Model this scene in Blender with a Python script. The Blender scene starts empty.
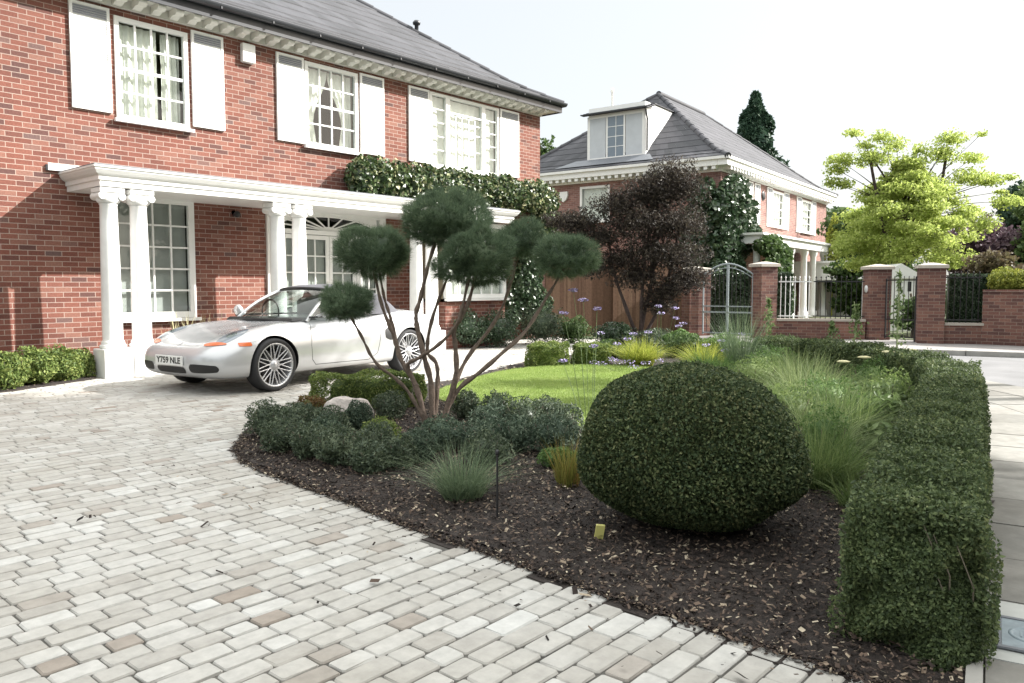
import bpy, math, random
import numpy as np
from mathutils import Vector, Matrix
from mathutils.bvhtree import BVHTree

R = math.radians
RNG = np.random.default_rng(7)
random.seed(7)
SC = bpy.context.scene
COL = SC.collection

# ------------------------------------------------------------------ mesh kit
def norm(a):
    return a / np.maximum(np.linalg.norm(a, axis=-1, keepdims=True), 1e-9)

class MB:
    """collects pieces and links them as one mesh object"""
    def __init__(s):
        s.V = []; s.F = []; s.n = 0; s.T = None
    def add(s, V, F, mi=0, smooth=False):
        V = np.asarray(V, dtype=np.float64).reshape(-1, 3)
        if s.T is not None:
            V = V @ s.T[0].T + s.T[1]
        if isinstance(F, np.ndarray):
            s.F.append((F + s.n, mi, smooth))
        else:
            by = {}
            for f in F: by.setdefault(len(f), []).append(f)
            for k, l in by.items():
                s.F.append((np.array(l, dtype=np.int64) + s.n, mi, smooth))
        s.V.append(V); s.n += len(V)
        return s
    def box(s, x0, x1, y0, y1, z0, z1, mi=0):
        v = [(x, y, z) for x in (x0, x1) for y in (y0, y1) for z in (z0, z1)]
        return s.add(v, [(0,1,3,2),(4,6,7,5),(0,4,5,1),(2,3,7,6),(0,2,6,4),(1,5,7,3)], mi)
    def cbox(s, c, d, mi=0, bev=0.0):
        x, y, z = c; a, b, e = d[0]/2, d[1]/2, d[2]/2
        if bev <= 0: return s.box(x-a, x+a, y-b, y+b, z-e, z+e, mi)
        V = []; 
        for zz, ins in ((-e, bev), (-e+bev, 0), (e-bev, 0), (e, bev)):
            for sx, sy in ((-1,-1),(1,-1),(1,1),(-1,1)):
                V.append((x+sx*(a-ins), y+sy*(b-ins), z+zz))
        F = [(3,2,1,0),(12,13,14,15)]
        for k in range(3):
            for i in range(4):
                j = (i+1) % 4
                F.append((k*4+i, k*4+j, k*4+4+j, k*4+4+i))
        return s.add(V, F, mi)
    def quad(s, a, b, c, d, mi=0):
        return s.add([a, b, c, d], [(0,1,2,3)], mi)
    def tube(s, pts, rad, n=8, mi=0, cap=True):
        pts = [Vector(p) for p in pts]; m = len(pts)
        if not hasattr(rad, '__len__'): rad = [rad]*m
        V = []; F = []; up = Vector((0.13, 0.21, 1)).normalized()
        for i, p in enumerate(pts):
            t = (pts[min(i+1, m-1)] - pts[max(i-1, 0)]).normalized()
            a = t.cross(up)
            if a.length < 1e-3: a = t.cross(Vector((1, 0, 0)))
            a.normalize(); b = t.cross(a).normalized()
            for k in range(n):
                th = 2*math.pi*k/n
                V.append(tuple(p + (a*math.cos(th) + b*math.sin(th))*rad[i]))
        for i in range(m-1):
            for k in range(n):
                k2 = (k+1) % n
                F.append((i*n+k, i*n+k2, (i+1)*n+k2, (i+1)*n+k))
        s.add(V, F, mi, True)
        if cap:
            s.add(V[:n], [tuple(range(n))], mi); s.add(V[-n:], [tuple(range(n))[::-1]], mi)
        return s
    def lathe(s, prof, c=(0,0,0), n=24, axis='z', mi=0, smooth=True):
        V = []; F = []; m = len(prof)
        for r, h in prof:
            for k in range(n):
                th = 2*math.pi*k/n; a, b = r*math.cos(th), r*math.sin(th)
                p = (a, b, h) if axis == 'z' else ((a, h, b) if axis == 'y' else (h, a, b))
                V.append((p[0]+c[0], p[1]+c[1], p[2]+c[2]))
        for i in range(m-1):
            for k in range(n):
                k2 = (k+1) % n
                F.append((i*n+k, i*n+k2, (i+1)*n+k2, (i+1)*n+k))
        return s.add(V, F, mi, smooth)
    def prism(s, poly, z0, z1, mi=0):
        n = len(poly)
        V = [(x, y, z0) for x, y in poly] + [(x, y, z1) for x, y in poly]
        F = [tuple(range(n))[::-1], tuple(range(n, 2*n))]
        for i in range(n):
            j = (i+1) % n; F.append((i, j, n+j, n+i))
        return s.add(V, F, mi)
    def build(s, name, mats, parent=None, link=True):
        me = bpy.data.meshes.new(name)
        V = np.concatenate(s.V) if s.V else np.zeros((0, 3))
        me.vertices.add(len(V)); me.vertices.foreach_set('co', V.astype(np.float32).ravel())
        loops = np.concatenate([f.ravel() for f, _, _ in s.F])
        tot = np.concatenate([np.full(len(f), f.shape[1]) for f, _, _ in s.F])
        mi = np.concatenate([np.full(len(f), m) for f, m, _ in s.F])
        sm = np.concatenate([np.full(len(f), q) for f, _, q in s.F])
        start = np.concatenate([[0], np.cumsum(tot)[:-1]])
        me.loops.add(len(loops)); me.loops.foreach_set('vertex_index', loops.astype(np.int32))
        me.polygons.add(len(tot))
        me.polygons.foreach_set('loop_start', start.astype(np.int32))
        me.polygons.foreach_set('loop_total', tot.astype(np.int32))
        me.polygons.foreach_set('material_index', mi.astype(np.int32))
        me.polygons.foreach_set('use_smooth', sm.astype(bool))
        me.update(calc_edges=True)
        if not isinstance(mats, (list, tuple)): mats = [mats]
        for m in mats: me.materials.append(m)
        o = bpy.data.objects.new(name, me); COL.objects.link(o)
        if parent is not None: o.parent = parent
        return o

def tag(o, label=None, cat=None, group=None, kind=None):
    if label: o['label'] = label
    if cat: o['category'] = cat
    if group: o['group'] = group
    if kind: o['kind'] = kind
    return o
def thing(name, label, cat, loc=(0,0,0), rz=0, group=None):
    o = bpy.data.objects.new(name, None); COL.objects.link(o)
    o.empty_display_size = 0.2
    o.location = loc; o.rotation_euler = (0, 0, rz)
    return tag(o, label, cat, group)
def copy_tree(o, parent=None):
    c = o.copy(); COL.objects.link(c)
    if parent is not None: c.parent = parent
    for ch in list(o.children): copy_tree(ch, c)
    return c

# ------------------------------------------------------------------ materials
def newmat(name):
    m = bpy.data.materials.new(name); m.use_nodes = True
    nt = m.node_tree; b = nt.nodes['Principled BSDF']
    return m, nt, nt.nodes, nt.links, b
def ramp(nodes, stops, interp='LINEAR'):
    r = nodes.new('ShaderNodeValToRGB'); r.color_ramp.interpolation = interp
    e = r.color_ramp.elements
    while len(e) > 1: e.remove(e[0])
    e[0].position = stops[0][0]; e[0].color = (*stops[0][1], 1)
    for p, c in stops[1:]:
        q = e.new(p); q.color = (*c, 1)
    return r
def noise(nodes, links, vec, scale, detail=4, rough=.55):
    n = nodes.new('ShaderNodeTexNoise'); n.inputs['Scale'].default_value = scale
    n.inputs['Detail'].default_value = detail; n.inputs['Roughness'].default_value = rough
    if vec is not None: links.new(vec, n.inputs['Vector'])
    return n
def plain(name, col, rough=.5, metal=0, spec=.5, var=.06, vscale=3.0, bump=0.0, bscale=60):
    m, nt, N, L, b = newmat(name)
    tc = N.new('ShaderNodeTexCoord')
    n = noise(N, L, tc.outputs['Object'], vscale)
    c0 = tuple(max(0, x*(1-var)) for x in col); c1 = tuple(min(1, x*(1+var)) for x in col)
    r = ramp(N, [(.3, c0), (.7, c1)]); L.new(n.outputs['Fac'], r.inputs[0])
    L.new(r.outputs[0], b.inputs['Base Color'])
    b.inputs['Roughness'].default_value = rough; b.inputs['Metallic'].default_value = metal
    b.inputs['Specular IOR Level'].default_value = spec
    if bump > 0:
        n2 = noise(N, L, tc.outputs['Object'], bscale)
        bp = N.new('ShaderNodeBump'); bp.inputs['Strength'].default_value = bump; bp.inputs['Distance'].default_value = .01
        L.new(n2.outputs['Fac'], bp.inputs['Height']); L.new(bp.outputs[0], b.inputs['Normal'])
    return m
def leafmat(name, stops, transl=.3, rough=.55, spec=.3, patch=.35, pscale=3.0):
    """leaf colour varies leaf by leaf and, a little, in patches"""
    m, nt, N, L, b = newmat(name)
    g = N.new('ShaderNodeNewGeometry')
    r = ramp(N, stops); 
    tc = N.new('ShaderNodeTexCoord'); n = noise(N, L, tc.outputs['Object'], pscale, 2)
    mx = N.new('ShaderNodeMix'); mx.inputs[0].default_value = patch
    L.new(g.outputs['Random Per Island'], mx.inputs[2]); L.new(n.outputs['Fac'], mx.inputs[3])
    L.new(mx.outputs[0], r.inputs[0])
    L.new(r.outputs[0], b.inputs['Base Color'])
    b.inputs['Roughness'].default_value = rough; b.inputs['Specular IOR Level'].default_value = spec
    if transl > 0:
        t = N.new('ShaderNodeBsdfTranslucent'); L.new(r.outputs[0], t.inputs['Color'])
        ms = N.new('ShaderNodeMixShader'); ms.inputs[0].default_value = transl
        L.new(b.outputs[0], ms.inputs[1]); L.new(t.outputs[0], ms.inputs[2])
        L.new(ms.outputs[0], N['Material Output'].inputs['Surface'])
    return m
def brickmat(name, stops, mortar, course=.075, length=.225, joint=.010, bump=.35):
    m, nt, N, L, b = newmat(name)
    tc = N.new('ShaderNodeTexCoord'); sp = N.new('ShaderNodeSeparateXYZ'); L.new(tc.outputs['Object'], sp.inputs[0])
    ad = N.new('ShaderNodeMath'); ad.operation = 'ADD'; L.new(sp.outputs[0], ad.inputs[0]); L.new(sp.outputs[1], ad.inputs[1])
    cb = N.new('ShaderNodeCombineXYZ'); L.new(ad.outputs[0], cb.inputs[0]); L.new(sp.outputs[2], cb.inputs[1])
    nz = noise(N, L, tc.outputs['Object'], 30, 2)
    wob = N.new('ShaderNodeVectorMath'); wob.operation = 'SCALE'; wob.inputs['Scale'].default_value = .006
    L.new(nz.outputs['Color'], wob.inputs[0])
    av = N.new('ShaderNodeVectorMath'); av.operation = 'ADD'; L.new(cb.outputs[0], av.inputs[0]); L.new(wob.outputs[0], av.inputs[1])
    br = N.new('ShaderNodeTexBrick'); L.new(av.outputs[0], br.inputs['Vector'])
    br.inputs['Color1'].default_value = (0,0,0,1); br.inputs['Color2'].default_value = (1,1,1,1); br.inputs['Mortar'].default_value = (0,0,0,1)
    br.inputs['Scale'].default_value = 1; br.inputs['Brick Width'].default_value = length; br.inputs['Row Height'].default_value = course
    br.inputs['Mortar Size'].default_value = joint/2; br.inputs['Mortar Smooth'].default_value = .15; br.inputs['Bias'].default_value = 0
    r = ramp(N, stops); L.new(br.outputs['Color'], r.inputs[0])
    n2 = noise(N, L, tc.outputs['Object'], 45, 5); mm = N.new('ShaderNodeMix'); mm.data_type = 'RGBA'; mm.blend_type = 'MULTIPLY'; mm.inputs[0].default_value = .7
    r2 = ramp(N, [(.25, (.6,.6,.6)), (.75, (1.25,1.2,1.2))]); L.new(n2.outputs['Fac'], r2.inputs[0])
    L.new(r.outputs[0], mm.inputs[6]); L.new(r2.outputs[0], mm.inputs[7])
    n3 = noise(N, L, tc.outputs['Object'], .9, 3); r3 = ramp(N, [(.3, (.86,.86,.87)), (.7, (1.12,1.1,1.08))]); L.new(n3.outputs['Fac'], r3.inputs[0])
    m3 = N.new('ShaderNodeMix'); m3.data_type = 'RGBA'; m3.blend_type = 'MULTIPLY'; m3.inputs[0].default_value = 1
    mo = N.new('ShaderNodeMix'); mo.data_type = 'RGBA'; mo.inputs[7].default_value = (*mortar, 1)
    L.new(br.outputs['Fac'], mo.inputs[0]); L.new(mm.outputs[2], mo.inputs[6])
    L.new(mo.outputs[2], m3.inputs[6]); L.new(r3.outputs[0], m3.inputs[7])
    L.new(m3.outputs[2], b.inputs['Base Color']); b.inputs['Roughness'].default_value = .85; b.inputs['Specular IOR Level'].default_value = .25
    inv = N.new('ShaderNodeMath'); inv.operation = 'SUBTRACT'; inv.inputs[0].default_value = 1; L.new(br.outputs['Fac'], inv.inputs[1])
    a2 = N.new('ShaderNodeMath'); a2.operation = 'MULTIPLY_ADD'; a2.inputs[1].default_value = .35; L.new(n2.outputs['Fac'], a2.inputs[0]); L.new(inv.outputs[0], a2.inputs[2])
    bp = N.new('ShaderNodeBump'); bp.inputs['Strength'].default_value = bump; bp.inputs['Distance'].default_value = .008
    L.new(a2.outputs[0], bp.inputs['Height']); L.new(bp.outputs[0], b.inputs['Normal'])
    return m
def tilemat(name, c0, c1):
    m, nt, N, L, b = newmat(name)
    tc = N.new('ShaderNodeTexCoord'); g = N.new('ShaderNodeNewGeometry')
    n = noise(N, L, tc.outputs['Object'], 2.2, 5); n2 = noise(N, L, tc.outputs['Object'], 28, 3)
    mx = N.new('ShaderNodeMix'); mx.inputs[0].default_value = .45; L.new(n.outputs['Fac'], mx.inputs[2]); L.new(n2.outputs['Fac'], mx.inputs[3])
    mx2 = N.new('ShaderNodeMix'); mx2.inputs[0].default_value = .35; L.new(mx.outputs[0], mx2.inputs[2]); L.new(g.outputs['Random Per Island'], mx2.inputs[3])
    r = ramp(N, [(.3, c0), (.62, c1)]); L.new(mx2.outputs[0], r.inputs[0]); L.new(r.outputs[0], b.inputs['Base Color'])
    b.inputs['Roughness'].default_value = .7
    bp = N.new('ShaderNodeBump'); bp.inputs['Strength'].default_value = .3; bp.inputs['Distance'].default_value = .006
    L.new(n2.outputs['Fac'], bp.inputs['Height']); L.new(bp.outputs[0], b.inputs['Normal'])
    return m
def islandmat(name, stops, rough=.85, var=.5, nscale=25, bump=.4, spec=.3, big=None):
    """colour per separate piece plus fine mottling"""
    m, nt, N, L, b = newmat(name)
    g = N.new('ShaderNodeNewGeometry'); r = ramp(N, stops); L.new(g.outputs['Random Per Island'], r.inputs[0])
    tc = N.new('ShaderNodeTexCoord'); n = noise(N, L, tc.outputs['Object'], nscale, 5, .65)
    r2 = ramp(N, [(.3, (1-var*.5,)*3), (.7, (1+var*.25,)*3)]); L.new(n.outputs['Fac'], r2.inputs[0])
    mm = N.new('ShaderNodeMix'); mm.data_type = 'RGBA'; mm.blend_type = 'MULTIPLY'; mm.inputs[0].default_value = 1
    L.new(r.outputs[0], mm.inputs[6]); L.new(r2.outputs[0], mm.inputs[7]); out = mm.outputs[2]
    if big:
        n3 = noise(N, L, tc.outputs['Object'], big[0], 6, .62); r3 = ramp(N, [(.34, big[1]), (.6, (1,1,1))]); L.new(n3.outputs['Fac'], r3.inputs[0])
        m3 = N.new('ShaderNodeMix'); m3.data_type = 'RGBA'; m3.blend_type = 'MULTIPLY'; m3.inputs[0].default_value = 1
        L.new(out, m3.inputs[6]); L.new(r3.outputs[0], m3.inputs[7]); out = m3.outputs[2]
    L.new(out, b.inputs['Base Color']); b.inputs['Roughness'].default_value = rough; b.inputs['Specular IOR Level'].default_value = spec
    bp = N.new('ShaderNodeBump'); bp.inputs['Strength'].default_value = bump; bp.inputs['Distance'].default_value = .004
    L.new(n.outputs['Fac'], bp.inputs['Height']); L.new(bp.outputs[0], b.inputs['Normal'])
    return m
def glassmat(name, tint=(.85,.9,.9), transp=.75):
    m, nt, N, L, b = newmat(name); N.remove(b)
    t = N.new('ShaderNodeBsdfTransparent'); t.inputs[0].default_value = (*[x*transp for x in tint], 1)
    gl = N.new('ShaderNodeBsdfGlossy'); gl.inputs['Roughness'].default_value = .02
    tc = N.new('ShaderNodeTexCoord'); n = noise(N, L, tc.outputs['Object'], 1.6, 2)
    bp = N.new('ShaderNodeBump'); bp.inputs['Strength'].default_value = .12; bp.inputs['Distance'].default_value = .05
    L.new(n.outputs['Fac'], bp.inputs['Height']); L.new(bp.outputs[0], gl.inputs['Normal'])
    lw = N.new('ShaderNodeLayerWeight'); lw.inputs['Blend'].default_value = .5
    pw = N.new('ShaderNodeMath'); pw.operation = 'POWER'; pw.inputs[1].default_value = 4; L.new(lw.outputs['Facing'], pw.inputs[0])
    fr = N.new('ShaderNodeMath'); fr.operation = 'MULTIPLY_ADD'; fr.inputs[1].default_value = .85; fr.inputs[2].default_value = .07; L.new(pw.outputs[0], fr.inputs[0])
    ms = N.new('ShaderNodeMixShader'); L.new(fr.outputs[0], ms.inputs[0]); L.new(t.outputs[0], ms.inputs[1]); L.new(gl.outputs[0], ms.inputs[2])
    L.new(ms.outputs[0], N['Material Output'].inputs['Surface'])
    return m

M = {}
M['brick'] = brickmat('red_brick', [(0,(.105,.058,.053)),(.12,(.160,.066,.051)),(.45,(.196,.078,.058)),(.75,(.222,.097,.073)),(.93,(.25,.13,.10)),(1,(.13,.085,.08))], (.355,.28,.24), course=.0765, length=.228, joint=.011)
M['brick2'] = brickmat('neighbour_brick', [(0,(.19,.10,.09)),(.5,(.255,.135,.115)),(1,(.30,.17,.145))], (.36,.31,.28))
M['brick3'] = brickmat('garden_wall_brick', [(0,(.11,.06,.055)),(.5,(.18,.092,.075)),(1,(.24,.13,.10))], (.25,.20,.17))
M['white'] = plain('white_paint', (.80,.80,.78), .35, var=.03, vscale=6)
M['stucco'] = plain('white_column_paint', (.80,.80,.785), .5, var=.06, vscale=5, bump=.08)
M['slat'] = plain('grey_slat', (.25,.26,.29), .6)
M['soffit'] = plain('soffit_paint', (.66,.65,.60), .6, var=.05)
M['tile'] = tilemat('roof_tile', (.022,.023,.028), (.052,.053,.062))
M['tile2'] = tilemat('neighbour_roof_tile', (.018,.020,.026), (.048,.048,.058))
M['gutter'] = plain('gutter_plastic', (.035,.038,.045), .35)
M['glass'] = glassmat('window_glass', transp=.97)
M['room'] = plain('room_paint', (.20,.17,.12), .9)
M['dim'] = plain('unlit_room_colour', (.055,.052,.048), .9)  # room colour darkened to stand in for the gloom of unlit rooms
M['curtain'] = plain('curtain_fabric', (.86,.84,.76), .9, var=.08, vscale=9)
M['blind'] = plain('blind_fabric', (.42,.42,.39), .9)
M['lead'] = plain('lead_flashing', (.16,.17,.19), .6)
M['copper'] = plain('coping_stone', (.42,.38,.33), .8, bump=.2)
M['iron'] = plain('black_iron', (.02,.02,.022), .4)
M['whiteiron'] = plain('white_and_sunlit_iron', (.75,.76,.76), .4)  # true white on the plaque; on railings it stands in for sunlight
M['greyiron'] = plain('grey_iron', (.28,.32,.34), .4)
M['timber'] = islandmat('fence_timber', [(0,(.11,.062,.04)),(.5,(.14,.08,.052)),(1,(.17,.105,.068))], .8, nscale=18)
M['bark'] = plain('pine_bark', (.155,.115,.09), .9, var=.35, vscale=30, bump=.8, bscale=70)
M['bark_d'] = plain('dark_bark', (.06,.042,.038), .9, var=.3, vscale=20, bump=.5)
M['bark_g'] = plain('grey_bark', (.14,.12,.09), .9, var=.3, vscale=20, bump=.5)
M['soil'] = plain('dark_soil', (.028,.021,.018), .95, var=.4, vscale=22, bump=.9, bscale=70)
M['chips'] = islandmat('bark_chips', [(0,(.012,.009,.008)),(.5,(.030,.021,.018)),(.74,(.07,.048,.037)),(.88,(.15,.105,.078)),(.95,(.28,.22,.16)),(1,(.52,.45,.34))], .8)
M['stone'] = islandmat('paving_block', [(0,(.29,.25,.215)),(.02,(.345,.315,.285)),(.06,(.385,.37,.345)),(.5,(.43,.418,.393)),(.85,(.475,.466,.445)),(1,(.52,.517,.50))], .8, var=.35, nscale=14, bump=.5, big=(.8,(.84,.82,.79)))
M['sand'] = plain('joint_sand', (.085,.08,.072), .95, var=.45, vscale=4)
M['slab'] = islandmat('concrete_slab', [(0,(.19,.185,.17)),(.5,(.245,.238,.22)),(1,(.30,.292,.27))], .85, var=.4, nscale=9, big=(1.4,(.8,.78,.76)))
M['slab_new'] = islandmat('pale_concrete_slab', [(0,(.46,.47,.45)),(1,(.50,.51,.49))], .8, var=.2, nscale=9)
M['asphalt'] = plain('asphalt', (.17,.17,.175), .9, var=.18, vscale=1.5, bump=.4, bscale=90)
M['footway'] = plain('far_footway', (.26,.245,.24), .9, var=.15, vscale=1.2, bump=.2)
M['kerb'] = plain('kerb_stone', (.33,.32,.30), .85, var=.15, vscale=5)
M['ground'] = plain('open_ground', (.10,.115,.06), .95, var=.3, vscale=.6)
M['turf'] = plain('turf_base', (.19,.25,.07), .95, var=.25, vscale=5)
M['blade'] = leafmat('lawn_blades', [(.2,(.17,.25,.06)),(.55,(.28,.37,.10)),(.95,(.42,.47,.19))], .35, patch=.6, pscale=1.6)
G1 = (.012,.028,.010)
M['yew'] = leafmat('clipped_dark_leaf', [(.1,(.024,.042,.02)),(.45,(.058,.086,.036)),(.75,(.12,.148,.062)),(.97,(.27,.25,.13))], .25, .6, .25, .3, 5.)
M['hedge'] = leafmat('hedge_leaf', [(.1,(.036,.054,.026)),(.45,(.078,.112,.046)),(.75,(.15,.19,.08)),(.95,(.33,.33,.15))], .3, .55, .3, .4, 4.)
M['box'] = leafmat('box_leaf', [(.1,(.065,.10,.03)),(.5,(.14,.20,.05)),(.9,(.34,.38,.12))], .3)
M['hebe'] = leafmat('grey_green_leaf', [(.1,(.028,.045,.027)),(.5,(.07,.10,.058)),(.9,(.17,.205,.12))], .2, .45, .4)
M['lav'] = leafmat('blue_grey_leaf', [(.1,(.028,.048,.032)),(.5,(.064,.098,.064)),(.9,(.15,.19,.125))], .2)
M['red_leaf'] = leafmat('bronze_leaf', [(.1,(.10,.05,.02)),(.5,(.17,.09,.035)),(.9,(.12,.17,.05))], .3)
M['needle'] = leafmat('pine_needles', [(.1,(.05,.085,.052)),(.5,(.115,.17,.10)),(.85,(.22,.29,.165)),(1,(.38,.42,.23))], .4, .5, .4)
M['grass_blue'] = leafmat('blue_grass', [(.1,(.08,.12,.07)),(.5,(.15,.21,.12)),(.9,(.27,.33,.19))], .3)
M['grass'] = leafmat('soft_grass', [(.1,(.065,.105,.035)),(.5,(.135,.20,.065)),(.9,(.29,.35,.135))], .4)
M['peren'] = leafmat('perennial_leaf', [(.1,(.09,.14,.045)),(.5,(.17,.24,.075)),(.9,(.30,.37,.14))], .4)
M['grass_p'] = leafmat('pale_soft_grass', [(.1,(.10,.145,.055)),(.5,(.19,.25,.10)),(.9,(.36,.40,.20))], .4)
M['grass_y'] = leafmat('yellow_grass', [(.1,(.16,.21,.03)),(.5,(.33,.37,.06)),(.9,(.5,.5,.13))], .4)
M['carex'] = leafmat('bronze_grass', [(.1,(.14,.15,.03)),(.6,(.28,.27,.07)),(.9,(.28,.12,.05))], .3)
M['fern'] = leafmat('feathery_leaf', [(.1,(.05,.10,.03)),(.5,(.10,.18,.05)),(.9,(.19,.28,.09))], .35)
M['ivy'] = leafmat('variegated_ivy', [(.05,(.02,.042,.014)),(.5,(.05,.085,.028)),(.72,(.10,.15,.05)),(.88,(.34,.35,.18)),(1,(.62,.58,.38))], .2, .35, .6, patch=.12)
M['ivy_d'] = leafmat('dark_ivy', [(.05,(.018,.038,.018)),(.5,(.04,.075,.035)),(.9,(.09,.13,.07))], .2, .3, .6)
M['maple'] = leafmat('purple_leaf', [(.1,(.022,.018,.016)),(.5,(.046,.037,.031)),(.9,(.10,.085,.06))], .3)
M['lime'] = leafmat('lime_leaf', [(.1,(.22,.29,.07)),(.5,(.40,.48,.12)),(.9,(.62,.68,.25))], .55, pscale=.7)
M['mid'] = leafmat('mid_green_leaf', [(.1,(.03,.06,.02)),(.5,(.065,.11,.035)),(.9,(.12,.18,.06))], .35, pscale=.8)
M['mid2'] = leafmat('pale_green_leaf', [(.1,(.07,.11,.04)),(.5,(.13,.19,.07)),(.9,(.21,.27,.11))], .35, pscale=.8)
M['plum'] = leafmat('plum_leaf', [(.1,(.06,.035,.05)),(.5,(.12,.075,.095)),(.9,(.20,.14,.16))], .3)
M['brownb'] = leafmat('brown_bush_leaf', [(.1,(.08,.06,.04)),(.5,(.13,.10,.06)),(.9,(.18,.16,.08))], .3)
M['gold'] = leafmat('golden_hedge_leaf', [(.1,(.10,.13,.02)),(.5,(.24,.27,.05)),(.9,(.42,.42,.09))], .3)
M['conifer'] = leafmat('conifer_leaf', [(.1,(.02,.045,.03)),(.5,(.04,.08,.05)),(.9,(.07,.12,.07))], .15)
M['mauve'] = islandmat('mauve_petals', [(0,(.30,.24,.48)),(.6,(.44,.38,.62)),(1,(.60,.56,.74))], .8, bump=0)
M['cream'] = islandmat('cream_petals', [(0,(.42,.38,.20)),(1,(.62,.58,.36))], .8, bump=0)
M['stem'] = plain('green_stem', (.10,.15,.05), .7)
M['stem_p'] = plain('pale_stem', (.28,.32,.17), .7)
M['rock'] = plain('pale_rock', (.50,.45,.42), .9, var=.35, vscale=9, bump=.8, bscale=22)
M['tag'] = plain('yellow_tag', (.62,.58,.20), .5)
M['pot'] = plain('cast_cover', (.22,.27,.30), .5, var=.2, vscale=20)

# ------------------------------------------------------------------ foliage kit
def rdir(n):
    return norm(RNG.normal(size=(n, 3)))
def leaf_add(mb, P, Nn, size, flat=.5, asp=.5, mi=0):
    n = len(P)
    nn = norm(Nn*flat + rdir(n)*(1-flat)); t = norm(np.cross(nn, rdir(n))); b = np.cross(nn, t)
    s = (size*(.6+.8*RNG.random(n)))[:, None]/2
    V = np.stack([P-t*s, P+b*s*asp*1.2+nn*s*.15, P+t*s, P-b*s*asp*1.2+nn*s*.15], 1).reshape(-1, 3)
    F = (np.arange(n)*4)[:, None] + np.arange(4)[None]
    mb.add(V, F, mi)
def lump(p, seed, f, amp):
    """smooth lumpy offset for points p"""
    r = np.random.default_rng(seed); o = np.zeros(len(p))
    for k in range(7):
        w = r.normal(size=3)*f; o += np.sin(p@w + r.random()*6.28)
    return 1 + amp*o/2.6
def ball_pts(n, c, rad, seed=1, f=3., amp=.08, shell=.16, zmin=None, low=1.):
    d = rdir(n)
    rr = lump(d, seed, f, amp)*(1 - shell*RNG.random(n)**1.5)
    P = d*np.array(rad)*rr[:, None]
    P[:, 2] = np.where(P[:, 2] < 0, P[:, 2]*low, P[:, 2])
    Nn = norm(d/np.array(rad)); P = P + np.array(c)
    if zmin is not None:
        k = P[:, 2] > zmin; P, Nn = P[k], Nn[k]
    return P, Nn
def core_add(mb, c, rad, seed=1, f=3., amp=.08, k=.8, mi=0, low=1., nu=20, nv=12):
    d = []
    for j in range(nv+1):
        a = math.pi*j/nv
        for i in range(nu):
            b = 2*math.pi*i/nu; d.append((math.sin(a)*math.cos(b), math.sin(a)*math.sin(b), math.cos(a)))
    d = np.array(d); P = d*np.array(rad)*(lump(d, seed, f, amp)*k)[:, None]
    P[:, 2] = np.where(P[:, 2] < 0, P[:, 2]*low, P[:, 2]); P += np.array(c)
    F = [(j*nu+i, j*nu+(i+1) % nu, (j+1)*nu+(i+1) % nu, (j+1)*nu+i) for j in range(nv) for i in range(nu)]
    mb.add(P, F, mi, True)
def blades_add(mb, base, L, lean, width, seg=3, droop=.5, mi=0):
    """base (n,3); L (n,) length; lean (n,2) horizontal outward vector per unit height"""
    n = len(base); w = width
    az = RNG.random(n)*6.28; side = np.stack([np.cos(az), np.sin(az), np.zeros(n)], 1)
    rows = []
    for k in range(seg+1):
        t = k/seg
        h = L*(t - droop*.5*t*t*np.minimum(1, np.linalg.norm(lean, axis=1)))
        off = lean*(L*(t*.45 + droop*t*t))[:, None]
        c = base + np.stack([off[:, 0], off[:, 1], h], 1)
        ww = w*(1-t)*.5 if k < seg else 0*w
        rows.append(c - side*np.reshape(ww, (-1, 1) if np.ndim(ww) else (1, 1))); rows.append(c + side*np.reshape(ww, (-1, 1) if np.ndim(ww) else (1, 1)))
    V = np.stack(rows, 1).reshape(-1, 3); m = 2*(seg+1)
    q = np.array([[2*k, 2*k+1, 2*k+3, 2*k+2] for k in range(seg)])
    F = (np.arange(n)*m)[:, None, None] + q[None]
    mb.add(V, F.reshape(-1, 4), mi)
def in_poly(P, poly):
    x, y = P[:, 0], P[:, 1]; ins = np.zeros(len(P), bool); n = len(poly)
    for i in range(n):
        x1, y1 = poly[i]; x2, y2 = poly[(i+1) % n]
        c = ((y1 > y) != (y2 > y)) & (x < (x2-x1)*(y-y1)/((y2-y1) if abs(y2-y1) > 1e-9 else 1e-9) + x1)
        ins ^= c
    return ins
def scatter(poly, n):
    a = np.array(poly); lo, hi = a.min(0), a.max(0)
    P = lo + RNG.random((n, 2))*(hi-lo)
    return P[in_poly(P, poly)]
def smooth_poly(poly, it=2):
    p = np.array(poly, float)
    for _ in range(it):
        q = np.roll(p, -1, 0); p = np.stack([.75*p+.25*q, .25*p+.75*q], 1).reshape(-1, 2)
    return [tuple(x) for x in p]

# ------------------------------------------------------------------ outlines on the ground (metres; x runs along the house front)
ISLAND = [(2.66,.50),(2.67,.80),(2.69,1.24),(2.71,1.6),(2.72,1.95),(2.77,2.5),(2.81,3.25),(2.90,3.83),(2.96,4.66),(3.06,5.29),(3.27,5.78),(3.81,6.47),(4.5,7.1),(5.2,7.5),(6.1,7.75),(7.0,7.75),
          (8.0,7.85),(9.2,8.35),(10.4,8.75),(12.0,9.0),(13.6,9.5),(14.6,10.4),(15.9,10.3),(16.3,9.2),(15.2,7.6),(13.6,6.1),(12.4,4.85),(11.55,3.85),(10.15,2.55),(9.35,1.92),(8.35,1.48),(7.2,1.25),(5.5,.95),(4.0,.69)]
LAWN = smooth_poly([(6.35,6.9),(7.92,7.66),(9.51,8.12),(10.74,7.5),(10.9,6.2),(10.2,5.0),(9.2,3.6),(7.48,2.9),(6.29,3.1),(5.75,4.01),(5.95,4.9),(6.0,5.9)], 2)

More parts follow.
